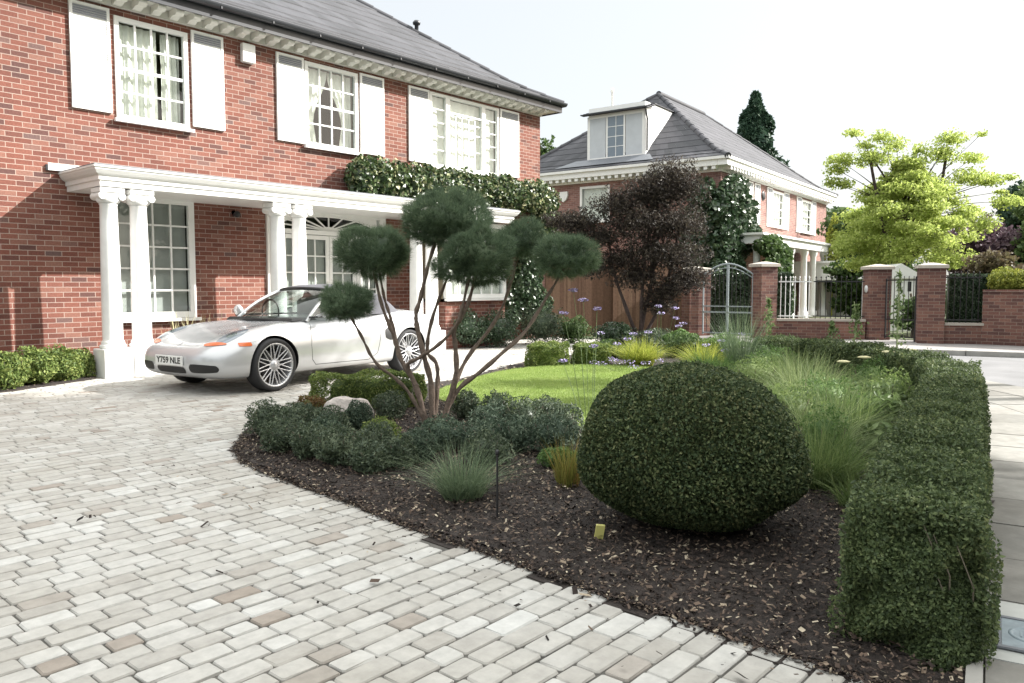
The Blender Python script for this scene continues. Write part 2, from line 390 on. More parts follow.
# ------------------------------------------------------------------ ground, road, paths
mb = MB(); mb.quad((-400,-400,-.16), (400,-400,-.16), (400,400,-.16), (-400,400,-.16)); tag(mb.build('ground', M['ground']), kind='structure')
mb = MB(); mb.prism([(-14,-14),(20.0,-14),(19.0,1.5),(18.2,4.6),(18.3,7.2),(17.3,9.6),(14.5,9.8),(10.4,3.0),(9.3,1.6),(-14,-2.2)], -.15, -.10)
tag(mb.build('road', M['asphalt']), kind='structure')
# far footway with its kerb
fw = [(19.0,-14),(18.75,1.5),(18.0,4.6),(18.05,6.9),(17.2,9.4),(19.5,10.6),(19.9,8.4),(21.0,6.0),(20.9,4.0),(20.7,-14)]
mb = MB(); mb.prism(fw, -.14, 0); tag(mb.build('far_footpath', M['footway']), kind='structure')
mb = MB()
for (a, b), (c, d) in zip(fw[:4], fw[1:5]):
    n = max(1, int(math.hypot(c-a, d-b)/.9)); dx, dy = (c-a)/n, (d-b)/n; l = math.hypot(dx, dy); px, py = -dy/l*.12, dx/l*.12
    for i in range(n):
        x, y = a+dx*(i+.01), b+dy*(i+.01); x2, y2 = a+dx*(i+.99), b+dy*(i+.99)
        mb.prism([(x,y),(x2,y2),(x2+px,y2+py),(x+px,y+py)], -.14, .006)
tag(mb.build('kerb', M['kerb']), kind='structure')

# near footpath of concrete slabs beside the hedge
PL = [(-3.0,-.50),(2.66,.475),(4.0,.71),(5.5,.965),(7.2,1.25),(8.3,1.48),(9.4,1.93),(10.2,2.53),(11.6,3.82),(12.4,4.82)]
def along(pl, s):
    for (a, b), (c, d) in zip(pl[:-1], pl[1:]):
        l = math.hypot(c-a, d-b)
        if s <= l or (c, d) == pl[-1]:
            t = s/l; return a+(c-a)*t, b+(d-b)*t, (c-a)/l, (d-b)/l
        s -= l
mb = MB(); mb2 = MB(); s = 0.0
while s < 15.2:
    ln = .60 + random.random()*.05
    xa, ya, ux, uy = along(PL, s); xb, yb, vx, vy = along(PL, s+ln-.012)
    o = .045
    for r in range(3):
        w = .62
        P0 = (xa+uy*o, ya-ux*o); P1 = (xb+vy*o, yb-vx*o); P2 = (xb+vy*(o+w-.012), yb-vx*(o+w-.012)); P3 = (xa+uy*(o+w-.012), ya-ux*(o+w-.012))
        zt = random.uniform(-.004, .003)
        tgt = mb2 if (r == 0 and 2.55 < xa < 3.35) else mb
        tgt.prism([P3, P2, P1, P0], -.12, zt); o += w
    s += ln
tag(mb.build('footpath', M['slab']), kind='structure')
tag(mb2.build('footpath_pale_slabs', M['slab_new']), kind='structure')
mb = MB()
for s0 in np.arange(0, 15, .9):
    xa, ya, ux, uy = along(PL, s0); xb, yb, vx, vy = along(PL, s0+.89)
    mb.prism([(xa+uy*.038, ya-ux*.038), (xb+vy*.038, yb-vx*.038), (xb-vy*.012, yb+vx*.012), (xa-uy*.012, ya+ux*.012)], -.12, .014)
tag(mb.build('path_edging', M['kerb']), kind='structure')
mb = MB(); mb.prism([(-3.05,-.62),(12.4,2.1),(12.4,4.8),(-3.05,-.5)], -.15, -.101); mb.prism([(-3.0,-2.4),(9.4,-.3),(9.4,1.7),(-3.0,-.5)], -.13, -.012)
tag(mb.build('path_bedding', M['sand']), kind='structure')
# inspection cover
t = thing('inspection_cover', 'small square metal inspection cover set in a pale footpath slab', 'cover', (3.41,.41,.004), R(9.6))
mb = MB(); mb.box(-.16,.16,-.12,-.10,0,.008); mb.box(-.16,.16,.10,.12,0,.008); mb.box(-.16,-.14,-.0999,.0999,0,.008); mb.box(.14,.16,-.0999,.0999,0,.008); mb.build('frame', M['lead'], t)
mb = MB(); mb.box(-.138,.138,-.098,.098,0,.005); mb.lathe([(.062,.005),(.066,.009),(.074,.009),(.078,.005)], (.0,0,0), 28)
for k in range(-3, 4): mb.box(-.03, .03, k*.012-.003, k*.012+.003, .005, .008)
mb.build('lid', M['pot'], t)

# driveway: tumbled blocks laid in courses that run parallel to the house front
mb = MB(); mb.prism([(-4,-.75),(2.66,.40),(2.9,.5),(3,5),(5,7.4),(10,8.7),(14.2,9.9),(16.4,9.4),(16.9,12.9),(-4,12.9)], -.15, -.009)
tag(mb.build('driveway_base', M['sand']), kind='structure')
rows = []; y = -.8
ISL = np.array(ISLAND)
V = []; 
while y < 12.55:
    h = .108 + random.choice([0, 0, .004, -.004])
    x = -3.2 + random.random()*.2
    while x < 16.4:
        ln = random.choice([.115,.14,.155,.17,.185,.20,.225])
        rows.append((x, y, ln, h)); x += ln
    y += h
A = np.array(rows); cx = A[:, 0]+A[:, 2]/2; cy = A[:, 1]+A[:, 3]/2
P = np.stack([cx, cy], 1)
bed_x = lambda y: np.interp(y, [b for a, b in ISLAND[:12]], [a+.012 for a, b in ISLAND[:12]])
keep = (~in_poly(P, ISLAND) | ((cy < 6.4) & (cx < 4) & (A[:, 0]+.035 < bed_x(cy)))) & (cy > -.06+.171*(cx)) & (cx < 16.2) & ~((cy < 7) & (cx > 7)) & ~((cy < cx*1.2-9.8) & (cy < 9.3))
keep &= ~((cy > 11.95) & (cx < 4.3))
# skip what lies far outside the view on the near left
keep &= ~((cx > 2.72) & (cy < 3) )
A = A[keep]; n = len(A)
g = .0018 + .0026*RNG.random((n, 4))
x0 = A[:, 0]+g[:, 0]; x1 = A[:, 0]+A[:, 2]-g[:, 1]; y0 = A[:, 1]+g[:, 2]+.0022; y1 = A[:, 1]+A[:, 3]-g[:, 3]-.0022
# blocks cut along the edge of the bed
xe = bed_x((y0+y1)/2); x1 = np.where((y1 < 6.4) & (x0 < xe), np.minimum(x1, xe), x1)
zt = RNG.normal(0, .0009, n); tx = RNG.normal(0, .0025, n); ty = RNG.normal(0, .0025, n)
bev = .0045; rnd = .009
def ring(ins, z, cut):
    pts = []
    for (sx, sy) in ((0,0),(1,0),(1,1),(0,1)):
        X = np.where(sx, x1-ins, x0+ins); Y = np.where(sy, y1-ins, y0+ins)
        dx = -cut if sx else cut; dy = -cut if sy else cut
        j = RNG.normal(0, .0012, n)
        a = (X+dx, Y+j); b = (X+j, Y+dy)
        if (sx, sy) in ((0,0),(1,1)): pts += [(X+j, Y+dy), (X+dx, Y+j)]
        else: pts += [(X+dx, Y+j), (X+j, Y+dy)]
    out = []
    for X, Y in pts:
        Z = z + zt + (X-(x0+x1)/2)*tx*3 + (Y-(y0+y1)/2)*ty*3
        out.append(np.stack([X, Y, Z], 1))
    return out
r0 = ring(0, -.03, rnd); r1 = ring(0, -.006, rnd); r2 = ring(bev, 0, rnd*.8)
V = np.stack(r0+r1+r2, 1).reshape(-1, 3)
fq = [[k, (k+1) % 8, 8+(k+1) % 8, 8+k] for k in range(8)] + [[8+k, 8+(k+1) % 8, 16+(k+1) % 8, 16+k] for k in range(8)]
base = (np.arange(n)*24)[:, None, None]
mb = MB(); mb.add(V, (base + np.array(fq)[None]).reshape(-1, 4)); mb.V.append(np.zeros((0,3)))
mb.F.append(((np.arange(n)*24)[:, None] + np.arange(16, 24)[None], 0, False))
tag(mb.build('driveway', M['stone']), kind='structure')

# planting bed and its bark mulch
def mound_z(P):
    return .004 + .012*np.sin(P[:, 0]*2.1)*np.sin(P[:, 1]*1.7+1) 
mb = MB()
gx = np.arange(2.6, 16.5, .12); gy = np.arange(.4, 10.6, .12)
XX, YY = np.meshgrid(gx, gy, indexing='ij'); PP = np.stack([XX.ravel(), YY.ravel()], 1)
ZZ = .016*np.abs(np.sin(PP[:, 0]*3.1+PP[:, 1])*np.sin(PP[:, 1]*2.7)) + RNG.random(len(PP))*.008 - .004
ii = np.arange(len(gx)*len(gy)).reshape(len(gx), len(gy))
Q = np.stack([ii[:-1, :-1], ii[1:, :-1], ii[1:, 1:], ii[:-1, 1:]], -1).reshape(-1, 4)
cc = PP[Q].mean(1); Q = Q[in_poly(cc, [(a+.03 if a < 3 else a, b) for a, b in ISLAND])]
mb.add(np.column_stack([PP, ZZ]), Q, 0, True)
ic = np.array(ISLAND); d_ = np.roll(ic, -1, 0)-np.roll(ic, 1, 0); d_ = norm(d_); ISO = [tuple(p+np.array([-q[1], q[0]])*.07*(1 if p[1] > 1.3 or p[0] < 2.75 else 0)) for p, q in zip(ic, d_)]
mb.prism(ISO, -.15, -.0035)
tag(mb.build('planting_bed', M['soil']), kind='structure')
def chips_add(mb, P, z, smin, smax):
    n = len(P); L_ = smin + (smax-smin)*RNG.random(n)**2; W_ = L_*(.22+.42*RNG.random(n))
    az = RNG.random(n)*6.28; el = RNG.normal(0, .35, n)
    t = np.stack([np.cos(az)*np.cos(el), np.sin(az)*np.cos(el), np.sin(el)], 1)
    b = np.cross(t, norm(np.array([0,0,1.]) + rdir(n)*.5)); b = norm(b)
    c = np.column_stack([P, z + .006 + RNG.random(n)*.016])
    V = np.stack([c-t*L_[:, None]/2-b*W_[:, None]*.3, c-t*L_[:, None]*.3+b*W_[:, None]/2, c+t*L_[:, None]/2+b*W_[:, None]*.25, c+t*L_[:, None]*.35-b*W_[:, None]/2], 1).reshape(-1, 3)
    mb.add(V, (np.arange(n)*4)[:, None]+np.arange(4)[None])
near = [(a, b) for a, b in ISLAND if True]
P = scatter([(2.66,.50),(2.69,1.24),(2.72,1.95),(2.81,3.25),(2.96,4.66),(3.27,5.78),(4.5,7.1),(6.2,7.0),(6.0,4.5),(6.5,3),(8,2.2),(7.2,1.25),(4,.69)], 170000)
mb = MB(); chips_add(mb, P, .008, .009, .036)
for (xa, ya), (xb, yb) in zip(ISLAND[:15], ISLAND[1:16]):
    q = RNG.random(int(1500*math.hypot(xb-xa, yb-ya)))[:, None]; E_ = np.array([[xa, ya]])*(1-q)+np.array([[xb, yb]])*q + RNG.normal(0, .022, (len(q), 2)); chips_add(mb, E_, -.004, .008, .03)
# a few strays on the blocks at the bed edge
P = np.column_stack([2.70 - RNG.random(160)**2*.5, .7+RNG.random(160)*5]); chips_add(mb, P, 0, .01, .035)
P = scatter(ISLAND, 26000); P = P[(P[:, 0] > 6)]; P = P[~in_poly(P, LAWN)]; chips_add(mb, P, .008, .02, .06)
tag(mb.build('bark_mulch', M['chips']), 'dark bark mulch with paler chips covering the planting bed', 'mulch', kind='stuff')
# lawn
mb = MB(); mb.prism(LAWN[::-1] if False else LAWN, .0, .026); tag(mb.build('lawn', M['turf']), kind='structure')
P = scatter(LAWN, 150000); n = len(P)
mb = MB(); blades_add(mb, np.column_stack([P, np.full(n, .024)]), .018+.022*RNG.random(n), RNG.normal(0, .45, (n, 2)), .006, 1)
tag(mb.build('lawn_grass', M['blade']), 'short mown bright green lawn grass between the pine and the box balls', 'grass', kind='stuff')

# ------------------------------------------------------------------ building kit
ID = (np.eye(3), np.zeros(3))
def wall_holes(mb, a0, a1, z0, z1, holes, y=0., depth=.1):
    """wall in the local plane y, outer side -y, with rectangular openings and their reveals"""
    xs = sorted({a0, a1, *[h[0] for h in holes], *[h[1] for h in holes]}); zs = sorted({z0, z1, *[h[2] for h in holes], *[h[3] for h in holes]})
    for i in range(len(xs)-1):
        for j in range(len(zs)-1):
            cx, cz = (xs[i]+xs[i+1])/2, (zs[j]+zs[j+1])/2
            if any(h[0] < cx < h[1] and h[2] < cz < h[3] for h in holes): continue
            mb.quad((xs[i],y,zs[j]), (xs[i+1],y,zs[j]), (xs[i+1],y,zs[j+1]), (xs[i],y,zs[j+1]))
    for a, b, c, d in holes:
        mb.quad((a,y,c),(a,y,d),(a,y+depth,d),(a,y+depth,c)); mb.quad((b,y,c),(b,y+depth,c),(b,y+depth,d),(b,y,d))
        mb.quad((a,y,d),(b,y,d),(b,y+depth,d),(a,y+depth,d)); mb.quad((a,y,c),(a,y+depth,c),(b,y+depth,c),(b,y,c))
def folds(mb, a0, a1, z0, z1, y, amp=.03, n=40, tie=None):
    """hanging curtain with vertical folds; tie=(side) gathers it at mid height"""
    nz = 10; V = []
    for j in range(nz+1):
        t = j/nz; z = z1 + (z0-z1)*t; k = 1.0
        if tie: k = 1 - .62*math.sin(min(1, t/.72)*math.pi/2)**2 if t < .72 else 1-.62+(t-.72)*.5
        for i in range(n+1):
            u = i/n; x = (a0 + (a1-a0)*u*k) if tie != 'r' else (a1 - (a1-a0)*(1-u)*k)
            V.append((x, y + amp*math.sin(u*n*.9+.4*math.sin(j)) , z))
    F = [(j*(n+1)+i, j*(n+1)+i+1, (j+1)*(n+1)+i+1, (j+1)*(n+1)+i) for j in range(nz) for i in range(n)]
    mb.add(V, F, 0, True)
def window(parent, a0, a1, z0, z1, cols, rows, T=None, y=0., fr=.07, bar=.028, kind='curtain', sill=True, thick=None, room='room', proud=.03, name='window', meet=True):
    """sash window set in the wall plane y; frame is the part, the rest are its sub-parts"""
    def B():
        m = MB(); m.T = T; return m
    m = B()
    yf, yb = y-proud, y+.05
    m.box(a0,a0+fr,yf,yb,z0,z1); m.box(a1-fr,a1,yf,yb,z0,z1); m.box(a0+fr,a1-fr,yf+.002,yb,z1-fr,z1); m.box(a0+fr,a1-fr,yf+.002,yb,z0,z0+fr)
    f = m.build(name, M['white'], parent)
    ia, ib, ja, jb = a0+fr, a1-fr, z0+fr, z1-fr
    m = B()
    for i in range(1, cols):
        x = ia+(ib-ia)*i/cols; m.box(x-bar/2,x+bar/2,y+.0,y+.035,ja,jb)
    for j in range(1, rows):
        z = ja+(jb-ja)*j/rows; w = bar*(1.7 if (meet and j == rows//2) else 1)
        m.box(ia,ib,y-.003,y+.032,z-w/2,z+w/2)
    if m.F: m.build('glazing_bars', M['white'], f)
    m = B(); m.quad((ia,y+.02,ja),(ib,y+.02,ja),(ib,y+.02,jb),(ia,y+.02,jb)); m.build('pane', M['glass'], f)
    m = B(); d = .9
    m.quad((ia-.1,y+.1+d,ja-.1),(ib+.1,y+.1+d,ja-.1),(ib+.1,y+.1+d,jb+.1),(ia-.1,y+.1+d,jb+.1))
    m.quad((ia-.1,y+.06,ja-.1),(ib+.1,y+.06,ja-.1),(ib+.1,y+.1+d,ja-.1),(ia-.1,y+.1+d,ja-.1)); m.quad((ia-.1,y+.06,jb+.1),(ib+.1,y+.06,jb+.1),(ib+.1,y+.1+d,jb+.1),(ia-.1,y+.1+d,jb+.1))
    m.quad((ia-.1,y+.06,ja-.1),(ia-.1,y+.1+d,ja-.1),(ia-.1,y+.1+d,jb+.1),(ia-.1,y+.06,jb+.1)); m.quad((ib+.1,y+.06,ja-.1),(ib+.1,y+.1+d,ja-.1),(ib+.1,y+.1+d,jb+.1),(ib+.1,y+.06,jb+.1))
    m.build('room_lining', M[room], f)
    w = ib-ia
    if kind == 'curtain':
        m = B(); folds(m, ia, ia+w*.62, ja, jb, y+.14, .02); m.build('curtain', M['curtain'], f)
        m = B(); folds(m, ib-w*.30, ib, ja, jb, y+.15, .025, 24); m.build('curtain', M['curtain'], f)
    elif kind == 'tied':
        m = B(); folds(m, ia, ia+w*.48, ja, jb, y+.14, .02, 26, 'l'); m.build('curtain', M['curtain'], f)
        m = B(); folds(m, ib-w*.50, ib, ja, jb, y+.15, .02, 26, 'r'); m.build('curtain', M['curtain'], f)
    elif kind == 'net':
        m = B(); folds(m, ia, ib, ja, jb, y+.10, .012, 60); m.build('curtain', M['curtain'], f)
    elif kind == 'blind':
        m = B(); m.box(ia, ib, y+.10, y+.11, ja, jb); m.build('blind', M['blind'], f)
    if sill:
        m = B(); m.box(a0-.05, a1+.05, y-.10, y-proud-.002, z0-.055, z0-.004); m.box(a0-.03,a1+.03,y-proud-.002,y-.001,z0-.05,z0-.006); m.build('sill', M['white'], f)
    return f
def shutter(parent, a0, a1, z0, z1, T=None, y=0.):
    m = MB(); m.T = T; t = .045; fr = .045
    m.box(a0,a0+fr,y-t,y-.004,z0,z1); m.box(a1-fr,a1,y-t,y-.004,z0,z1)
    m.box(a0+fr,a1-fr,y-t+.001,y-.004,z1-fr,z1); m.box(a0+fr,a1-fr,y-t+.001,y-.004,z0,z0+fr); zm = (z0+z1)/2; 
    n = int((z1-z0-2*fr)/.034); 
    for i in range(n):
        z = z0+fr+(z1-z0-2*fr)*(i+.5)/n
        m.quad((a0+fr,y-t+.006,z-.019),(a1-fr,y-t+.006,z-.019),(a1-fr,y-.028,z+.0165),(a0+fr,y-.028,z+.0165))
        m.quad((a0+fr,y-t+.006,z-.019),(a1-fr,y-t+.006,z-.019),(a1-fr,y-t+.011,z-.022),(a0+fr,y-t+.011,z-.022))
    m.box(a0+fr,a1-fr,y-.010,y-.004,z0+fr,z1-fr)
    sh = m.build('shutter', M['white'], parent)
    m = MB(); m.T = T
    for k in range(4): m.box(a0+fr+.004,a1-fr-.004,y-t-.004,y-t+.004,z1-fr-.035-k*.034,z1-fr-.012-k*.034)
    m.build('vent_slats', M['slat'], sh)
    return sh
def roof_plane(mb, eaveA, eaveB, inA, inB, prof, gauge=.30, lip=.048, wtile=.33, tiles=True):
    """courses of tiles from an eave line upwards. inA/inB: unit plan direction of the two hip edges per metre of run. prof: list of (run, z)"""
    R_ = [p[0] for p in prof]; Z_ = [p[1] for p in prof]; run = 0; k = 0
    zf = lambda r: float(np.interp(r, R_, Z_))
    end = R_[-1]
    while run < end-.01:
        r2 = min(end, run+gauge)
        z1, z2 = zf(run)+lip, zf(min(end, r2+.03))+.002
        a0 = (eaveA[0]+inA[0]*run, eaveA[1]+inA[1]*run); b0 = (eaveB[0]+inB[0]*run, eaveB[1]+inB[1]*run)
        a1 = (eaveA[0]+inA[0]*r2, eaveA[1]+inA[1]*r2); b1 = (eaveB[0]+inB[0]*r2, eaveB[1]+inB[1]*r2)
        L0 = math.hypot(b0[0]-a0[0], b0[1]-a0[1])
        n = max(1, int(L0/wtile)) if tiles else 1
        lerp = lambda p, q, t: (p[0]+(q[0]-p[0])*t, p[1]+(q[1]-p[1])*t)
        for i in range(n):
            t0, t1 = i/n, (i+1)/n
            p, q, s, u = lerp(a0,b0,t0), lerp(a0,b0,t1), lerp(a1,b1,t1), lerp(a1,b1,t0)
            dz = random.uniform(-.002, .002)
            mb.add([(p[0],p[1],z1+dz),(q[0],q[1],z1+dz),(s[0],s[1],z2),(u[0],u[1],z2),(p[0],p[1],z1-.035),(q[0],q[1],z1-.035)], [(0,1,2,3),(4,5,1,0)])
        run = r2; k += 1
def hip_caps(mb, A, dirn, prof, r=.10, gauge=.34):
    R_ = [p[0] for p in prof]; Z_ = [p[1] for p in prof]; run = 0
    while run < R_[-1]-.05:
        r2 = min(R_[-1], run+gauge)
        p = Vector((A[0]+dirn[0]*run, A[1]+dirn[1]*run, float(np.interp(run, R_, Z_))-.01)); q = Vector((A[0]+dirn[0]*(r2+.03), A[1]+dirn[1]*(r2+.03), float(np.interp(r2+.03, R_, Z_))-.015))
        mb.tube([p, q], [r, r*.86], 10); run = r2

# ------------------------------------------------------------------ the main house
WY = 12.9; WX0, WX1 = -1.0, 15.93; WD = 9.0
H = thing('brick_house', 'large red brick house with white shutters and grey tiled roof behind the parked car', 'house', (0, WY, 0))
holes_up = [(5.42,6.60,3.93,5.50),(8.88,10.12,3.98,5.54),(12.08,14.33,3.96,5.56)]
holes_dn = [(5.25,6.63,.79,2.76),(8.0,10.78,0.02,2.78)]
mb = MB(); wall_holes(mb, WX0, WX1, -.1, 5.75, holes_up+holes_dn, 0, .10)
mb.quad((WX1,0,-.1),(WX1,WD,-.1),(WX1,WD,5.75),(WX1,0,5.75)); mb.quad((WX0,0,-.1),(WX0,0,5.75),(WX0,WD,5.75),(WX0,WD,-.1)); mb.quad((WX0,WD,-.1),(WX0,WD,5.75),(WX1,WD,5.75),(WX1,WD,-.1))
mb.build('wall', M['brick'], H)
# roof
OV = .42; e0x, e1x, e0y, e1y = WX0-OV, WX1+OV, -OV, WD+OV; half = (e1y-e0y)/2
prof = [(0, 5.95), (.9, 6.40), (half, 6.40+(half-.9)*.72)]
mb = MB()
roof_plane(mb, (e0x,e0y),(e1x,e0y),(1,1),(-1,1),prof, .36)
roof_plane(mb, (e1x,e0y),(e1x,e1y),(-1,1),(-1,-1),prof, .36)
roof_plane(mb, (e1x,e1y),(e0x,e1y),(-1,-1),(1,-1),prof, .31, tiles=False)
roof_plane(mb, (e0x,e1y),(e0x,e0y),(1,-1),(1,1),prof, .31, tiles=False)
roof = mb.build('roof', M['tile'], H)
mb = MB()
for A, d in (((e1x,e0y),(-1,1)),((e0x,e0y),(1,1)),((e1x,e1y),(-1,-1)),((e0x,e1y),(1,-1))): hip_caps(mb, A, d, prof)
mb.tube([(e0x+half, e0y+half, prof[-1][1]), (e1x-half, e0y+half, prof[-1][1])], .11, 10)
mb.build('hip_tiles', M['tile'], roof)
m = MB(); hx = 2.62
m.lathe([(.05,0),(.05,.16),(.09,.17),(.10,.22),(.06,.27),(0,.28)], (e1x-hx, e0y+hx, np.interp(hx, [p[0] for p in prof], [p[1] for p in prof])+.04), 14); m.build('vent_cap', M['gutter'], roof)
# soffit, fascia, gutter
mb = MB(); mb.box(e0x+.05,e1x-.05,e0y+.05,-.001,5.76,5.79); mb.box(WX1+.001,e1x-.05,0,e1y-.05,5.76,5.79); mb.box(e0x+.05,WX0-.001,0,e1y-.05,5.76,5.79)
mb.build('soffit', M['soffit'], H)
mb = MB(); mb.box(e0x+.02,e1x-.02,e0y+.02,e0y+.048,5.73,5.93); mb.box(e1x-.048,e1x-.02,e0y+.05,e1y,5.73,5.93); mb.box(e0x+.02,e0x+.048,e0y+.05,e1y,5.73,5.93)
mb.build('fascia', M['gutter'], H)
mb = MB(); mb.box(WX0,WX1,-.07,-.003,5.62,5.757); mb.build('bed_mould', M['soffit'], H)
mb = MB()
def gutter(mb, p, q, r=.078):
    p, q = Vector(p), Vector(q); t = (q-p).normalized(); s = t.cross(Vector((0,0,1))).normalized(); V = []; n = 10
    for P_ in (p, q):
        for k in range(n+1):
            a = math.pi*k/n; V.append(tuple(P_ + s*r*math.cos(a) - Vector((0,0,1))*r*math.sin(a)))
        for k in range(n+1):
            a = math.pi*(n-k)/n; V.append(tuple(P_ + s*(r-.006)*math.cos(a) - Vector((0,0,1))*(r-.006)*math.sin(a)))
    m = 2*(n+1); F = [(k, (k+1) % m, m+(k+1) % m, m+k) for k in range(m)]
    mb.add(V, F + [tuple(range(m))[::-1], tuple(range(m, 2*m))])
gutter(mb, (e0x-.04,e0y-.04,5.955),(e1x+.04,e0y-.04,5.955)); gutter(mb, (e1x+.04,e0y-.04,5.955),(e1x+.04,e1y,5.955))
for k in range(18): mb.box(e0x+.6+k*.97, e0x+.625+k*.97, e0y-.105, e0y+.02, 5.875, 5.965)
mb.build('gutter', M['gutter'], H)
first = None
for k in range(47):
    x = 2.2 + k*.295
    if x > WX1-.1: break
    if first is None:
        mb = MB(); prof2 = [(-.355,.10),(-.35,.055),(-.30,.02),(-.22,.035),(-.12,.0),(-.074,.0),(-.074,.125),(-.355,.125)]
        V = [(sx*.065, a, b) for sx in (-1,1) for a, b in prof2]; n = len(prof2)
        mb.add(V, [tuple(range(n)), tuple(range(n,2*n))[::-1]] + [(i, n+i, n+(i+1) % n, (i+1) % n) for i in range(n)])
        first = mb.build('bracket', M['soffit'], H); first.location = (x, 0, 5.632)
    else:
        c = first.copy(); COL.objects.link(c); c.parent = H; c.location = (x, 0, 5.632)
# upper windows
window(H, 5.42,6.60,3.93,5.50,4,4,kind='curtain'); window(H, 8.88,10.12,3.98,5.54,4,4,kind='tied')
for a, b in ((4.77,5.35),(6.66,7.23),(8.27,8.85),(10.17,10.78),(11.46,12.05),(14.37,15.06)): shutter(H, a, b, 3.99, 5.57)
w3 = window(H, 12.08,14.33,3.96,5.56,1,1,kind='net', fr=.06)
mb = MB()
for x in (12.62, 13.79): mb.box(x-.06,x+.06,-.035,.045,4.02,5.50)
mb.box(12.68,13.73,-.02,.04,5.18,5.22)
for z in (4.42,4.80,5.02): mb.box(12.68,13.73,0,.03,z-.013,z+.013)
for x in (12.90,13.11,13.32,13.53): mb.box(x-.013,x+.013,.002,.033,4.02,5.18)
for z in (4.33,4.63,4.93,5.22): mb.box(12.14,12.56,0,.03,z-.012,z+.012); mb.box(13.85,14.27,0,.03,z-.012,z+.012)
mb.build('mullions', M['white'], w3)
# lower left window behind the columns
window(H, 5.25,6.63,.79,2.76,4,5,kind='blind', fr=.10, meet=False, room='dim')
# alarm box and lamp
mb = MB(); mb.cbox((7.69,-.05,5.40),(.24,.09,.33),bev=.015); mb.build('alarm_box', M['white'], H)
mb = MB(); mb.lathe([(0,0),(.05,0),(.05,.03),(.035,.04)], (7.38,-.0,2.60),16,'y'); mb.T=None
mb.lathe([(0,-.16),(.04,-.15),(.058,-.11),(.045,-.05),(.03,-.0)], (7.38,0,2.57),16,'y'); mb.build('porch_lamp', M['iron'], H)

# front doors with fanlight
D = MB(); D.box(8.0,8.16,-.05,.05,.0,2.78); D.box(10.62,10.78,-.05,.05,0,2.78); D.box(8.16,10.62,-.045,.045,2.68,2.78); D.box(8.16,10.62,-.045,.045,2.30,2.385)
D.box(8.66,8.74,-.04,.045,0,2.30); D.box(10.04,10.12,-.04,.045,0,2.30)
door = D.build('door_surround', M['white'], H)
mb = MB(); fcx, fz = 9.39, 2.392
for k in range(1, 10):
    a = math.pi*k/10; x, z = 1.16*math.cos(a), .285*math.sin(a); l = math.hypot(x, z); nx, nz = -z/l*.013, x/l*.013
    mb.add([(fcx+nx,0,fz+nz),(fcx-nx,0,fz-nz),(fcx+x-nx,0,fz+z-nz),(fcx+x+nx,0,fz+z+nz),(fcx+nx,.02,fz+nz),(fcx-nx,.02,fz-nz),(fcx+x-nx,.02,fz+z-nz),(fcx+x+nx,.02,fz+z+nz)],[(0,1,2,3),(4,7,6,5),(0,3,7,4),(1,5,6,2)])
def arc(mb, rx, rz, w, y0, y1, n=28):
    V = []; F = []
    for k in range(n+1):
        a = math.pi*k/n; 
        for q in (0, w):
            for yy in (y0, y1): V.append((fcx+(rx-q)*math.cos(a), yy, fz+(rz-q)*math.sin(a)))
    for k in range(n):
        o = k*4; F += [(o,o+4,o+6,o+2),(o+1,o+3,o+7,o+5),(o,o+1,o+5,o+4),(o+2,o+6,o+7,o+3)]
    mb.add(V, F)
arc(mb, 1.18, .285, .03, -.004, .024); arc(mb, .22, .075, .075, -.006, .026)
mb.build('fanlight_bars', M['white'], door)
mb = MB(); mb.quad((8.16,.03,2.385),(10.62,.03,2.385),(10.62,.03,2.68),(8.16,.03,2.68)); mb.build('fanlight_glass', M['glass'], door)
mb = MB(); n = 24; ring_ = [(fcx+1.18*math.cos(math.pi*k/n), fz+.285*math.sin(math.pi*k/n)) for k in range(n+1)]
for k in range(n):
    (xa, za), (xb, zb) = ring_[k], ring_[k+1]; mb.quad((xa,-.01,za),(xb,-.01,zb),(xb,-.01,2.68),(xa,-.01,2.68))
mb.build('spandrel', M['white'], door)
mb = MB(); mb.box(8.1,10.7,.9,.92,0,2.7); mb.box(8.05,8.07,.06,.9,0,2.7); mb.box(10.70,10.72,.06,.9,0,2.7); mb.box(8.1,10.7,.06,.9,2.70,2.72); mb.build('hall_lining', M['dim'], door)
for (a, b, c) in ((8.16,8.66,2),(8.745,9.385,2),(9.395,10.035,2),(10.12,10.62,2)):
    m = MB(); m.box(a,a+.07,0,.04,.03,2.29); m.box(b-.07,b,0,.04,.03,2.29); m.box(a+.07,b-.07,.001,.04,2.21,2.29); m.box(a+.07,b-.07,.001,.04,.03,.62)
    dl = m.build('door_leaf', M['white'], H)
    m = MB()
    for j in range(1, 5):
        z = .62+1.59*j/5; m.box(a+.07,b-.07,.004,.03,z-.012,z+.012)
    xm = (a+b)/2; m.box(xm-.012,xm+.012,.006,.028,.62,2.21); m.build('glazing_bars', M['white'], dl)
    m = MB(); m.quad((a+.07,.022,.62),(b-.07,.022,.62),(b-.07,.022,2.21),(a+.07,.022,2.21)); m.build('pane', M['glass'], dl)
    m = MB(); folds(m, a+.07, b-.07, .62, 2.21, .07, .008, 20); m.build('net_curtain', M['blind'], dl)

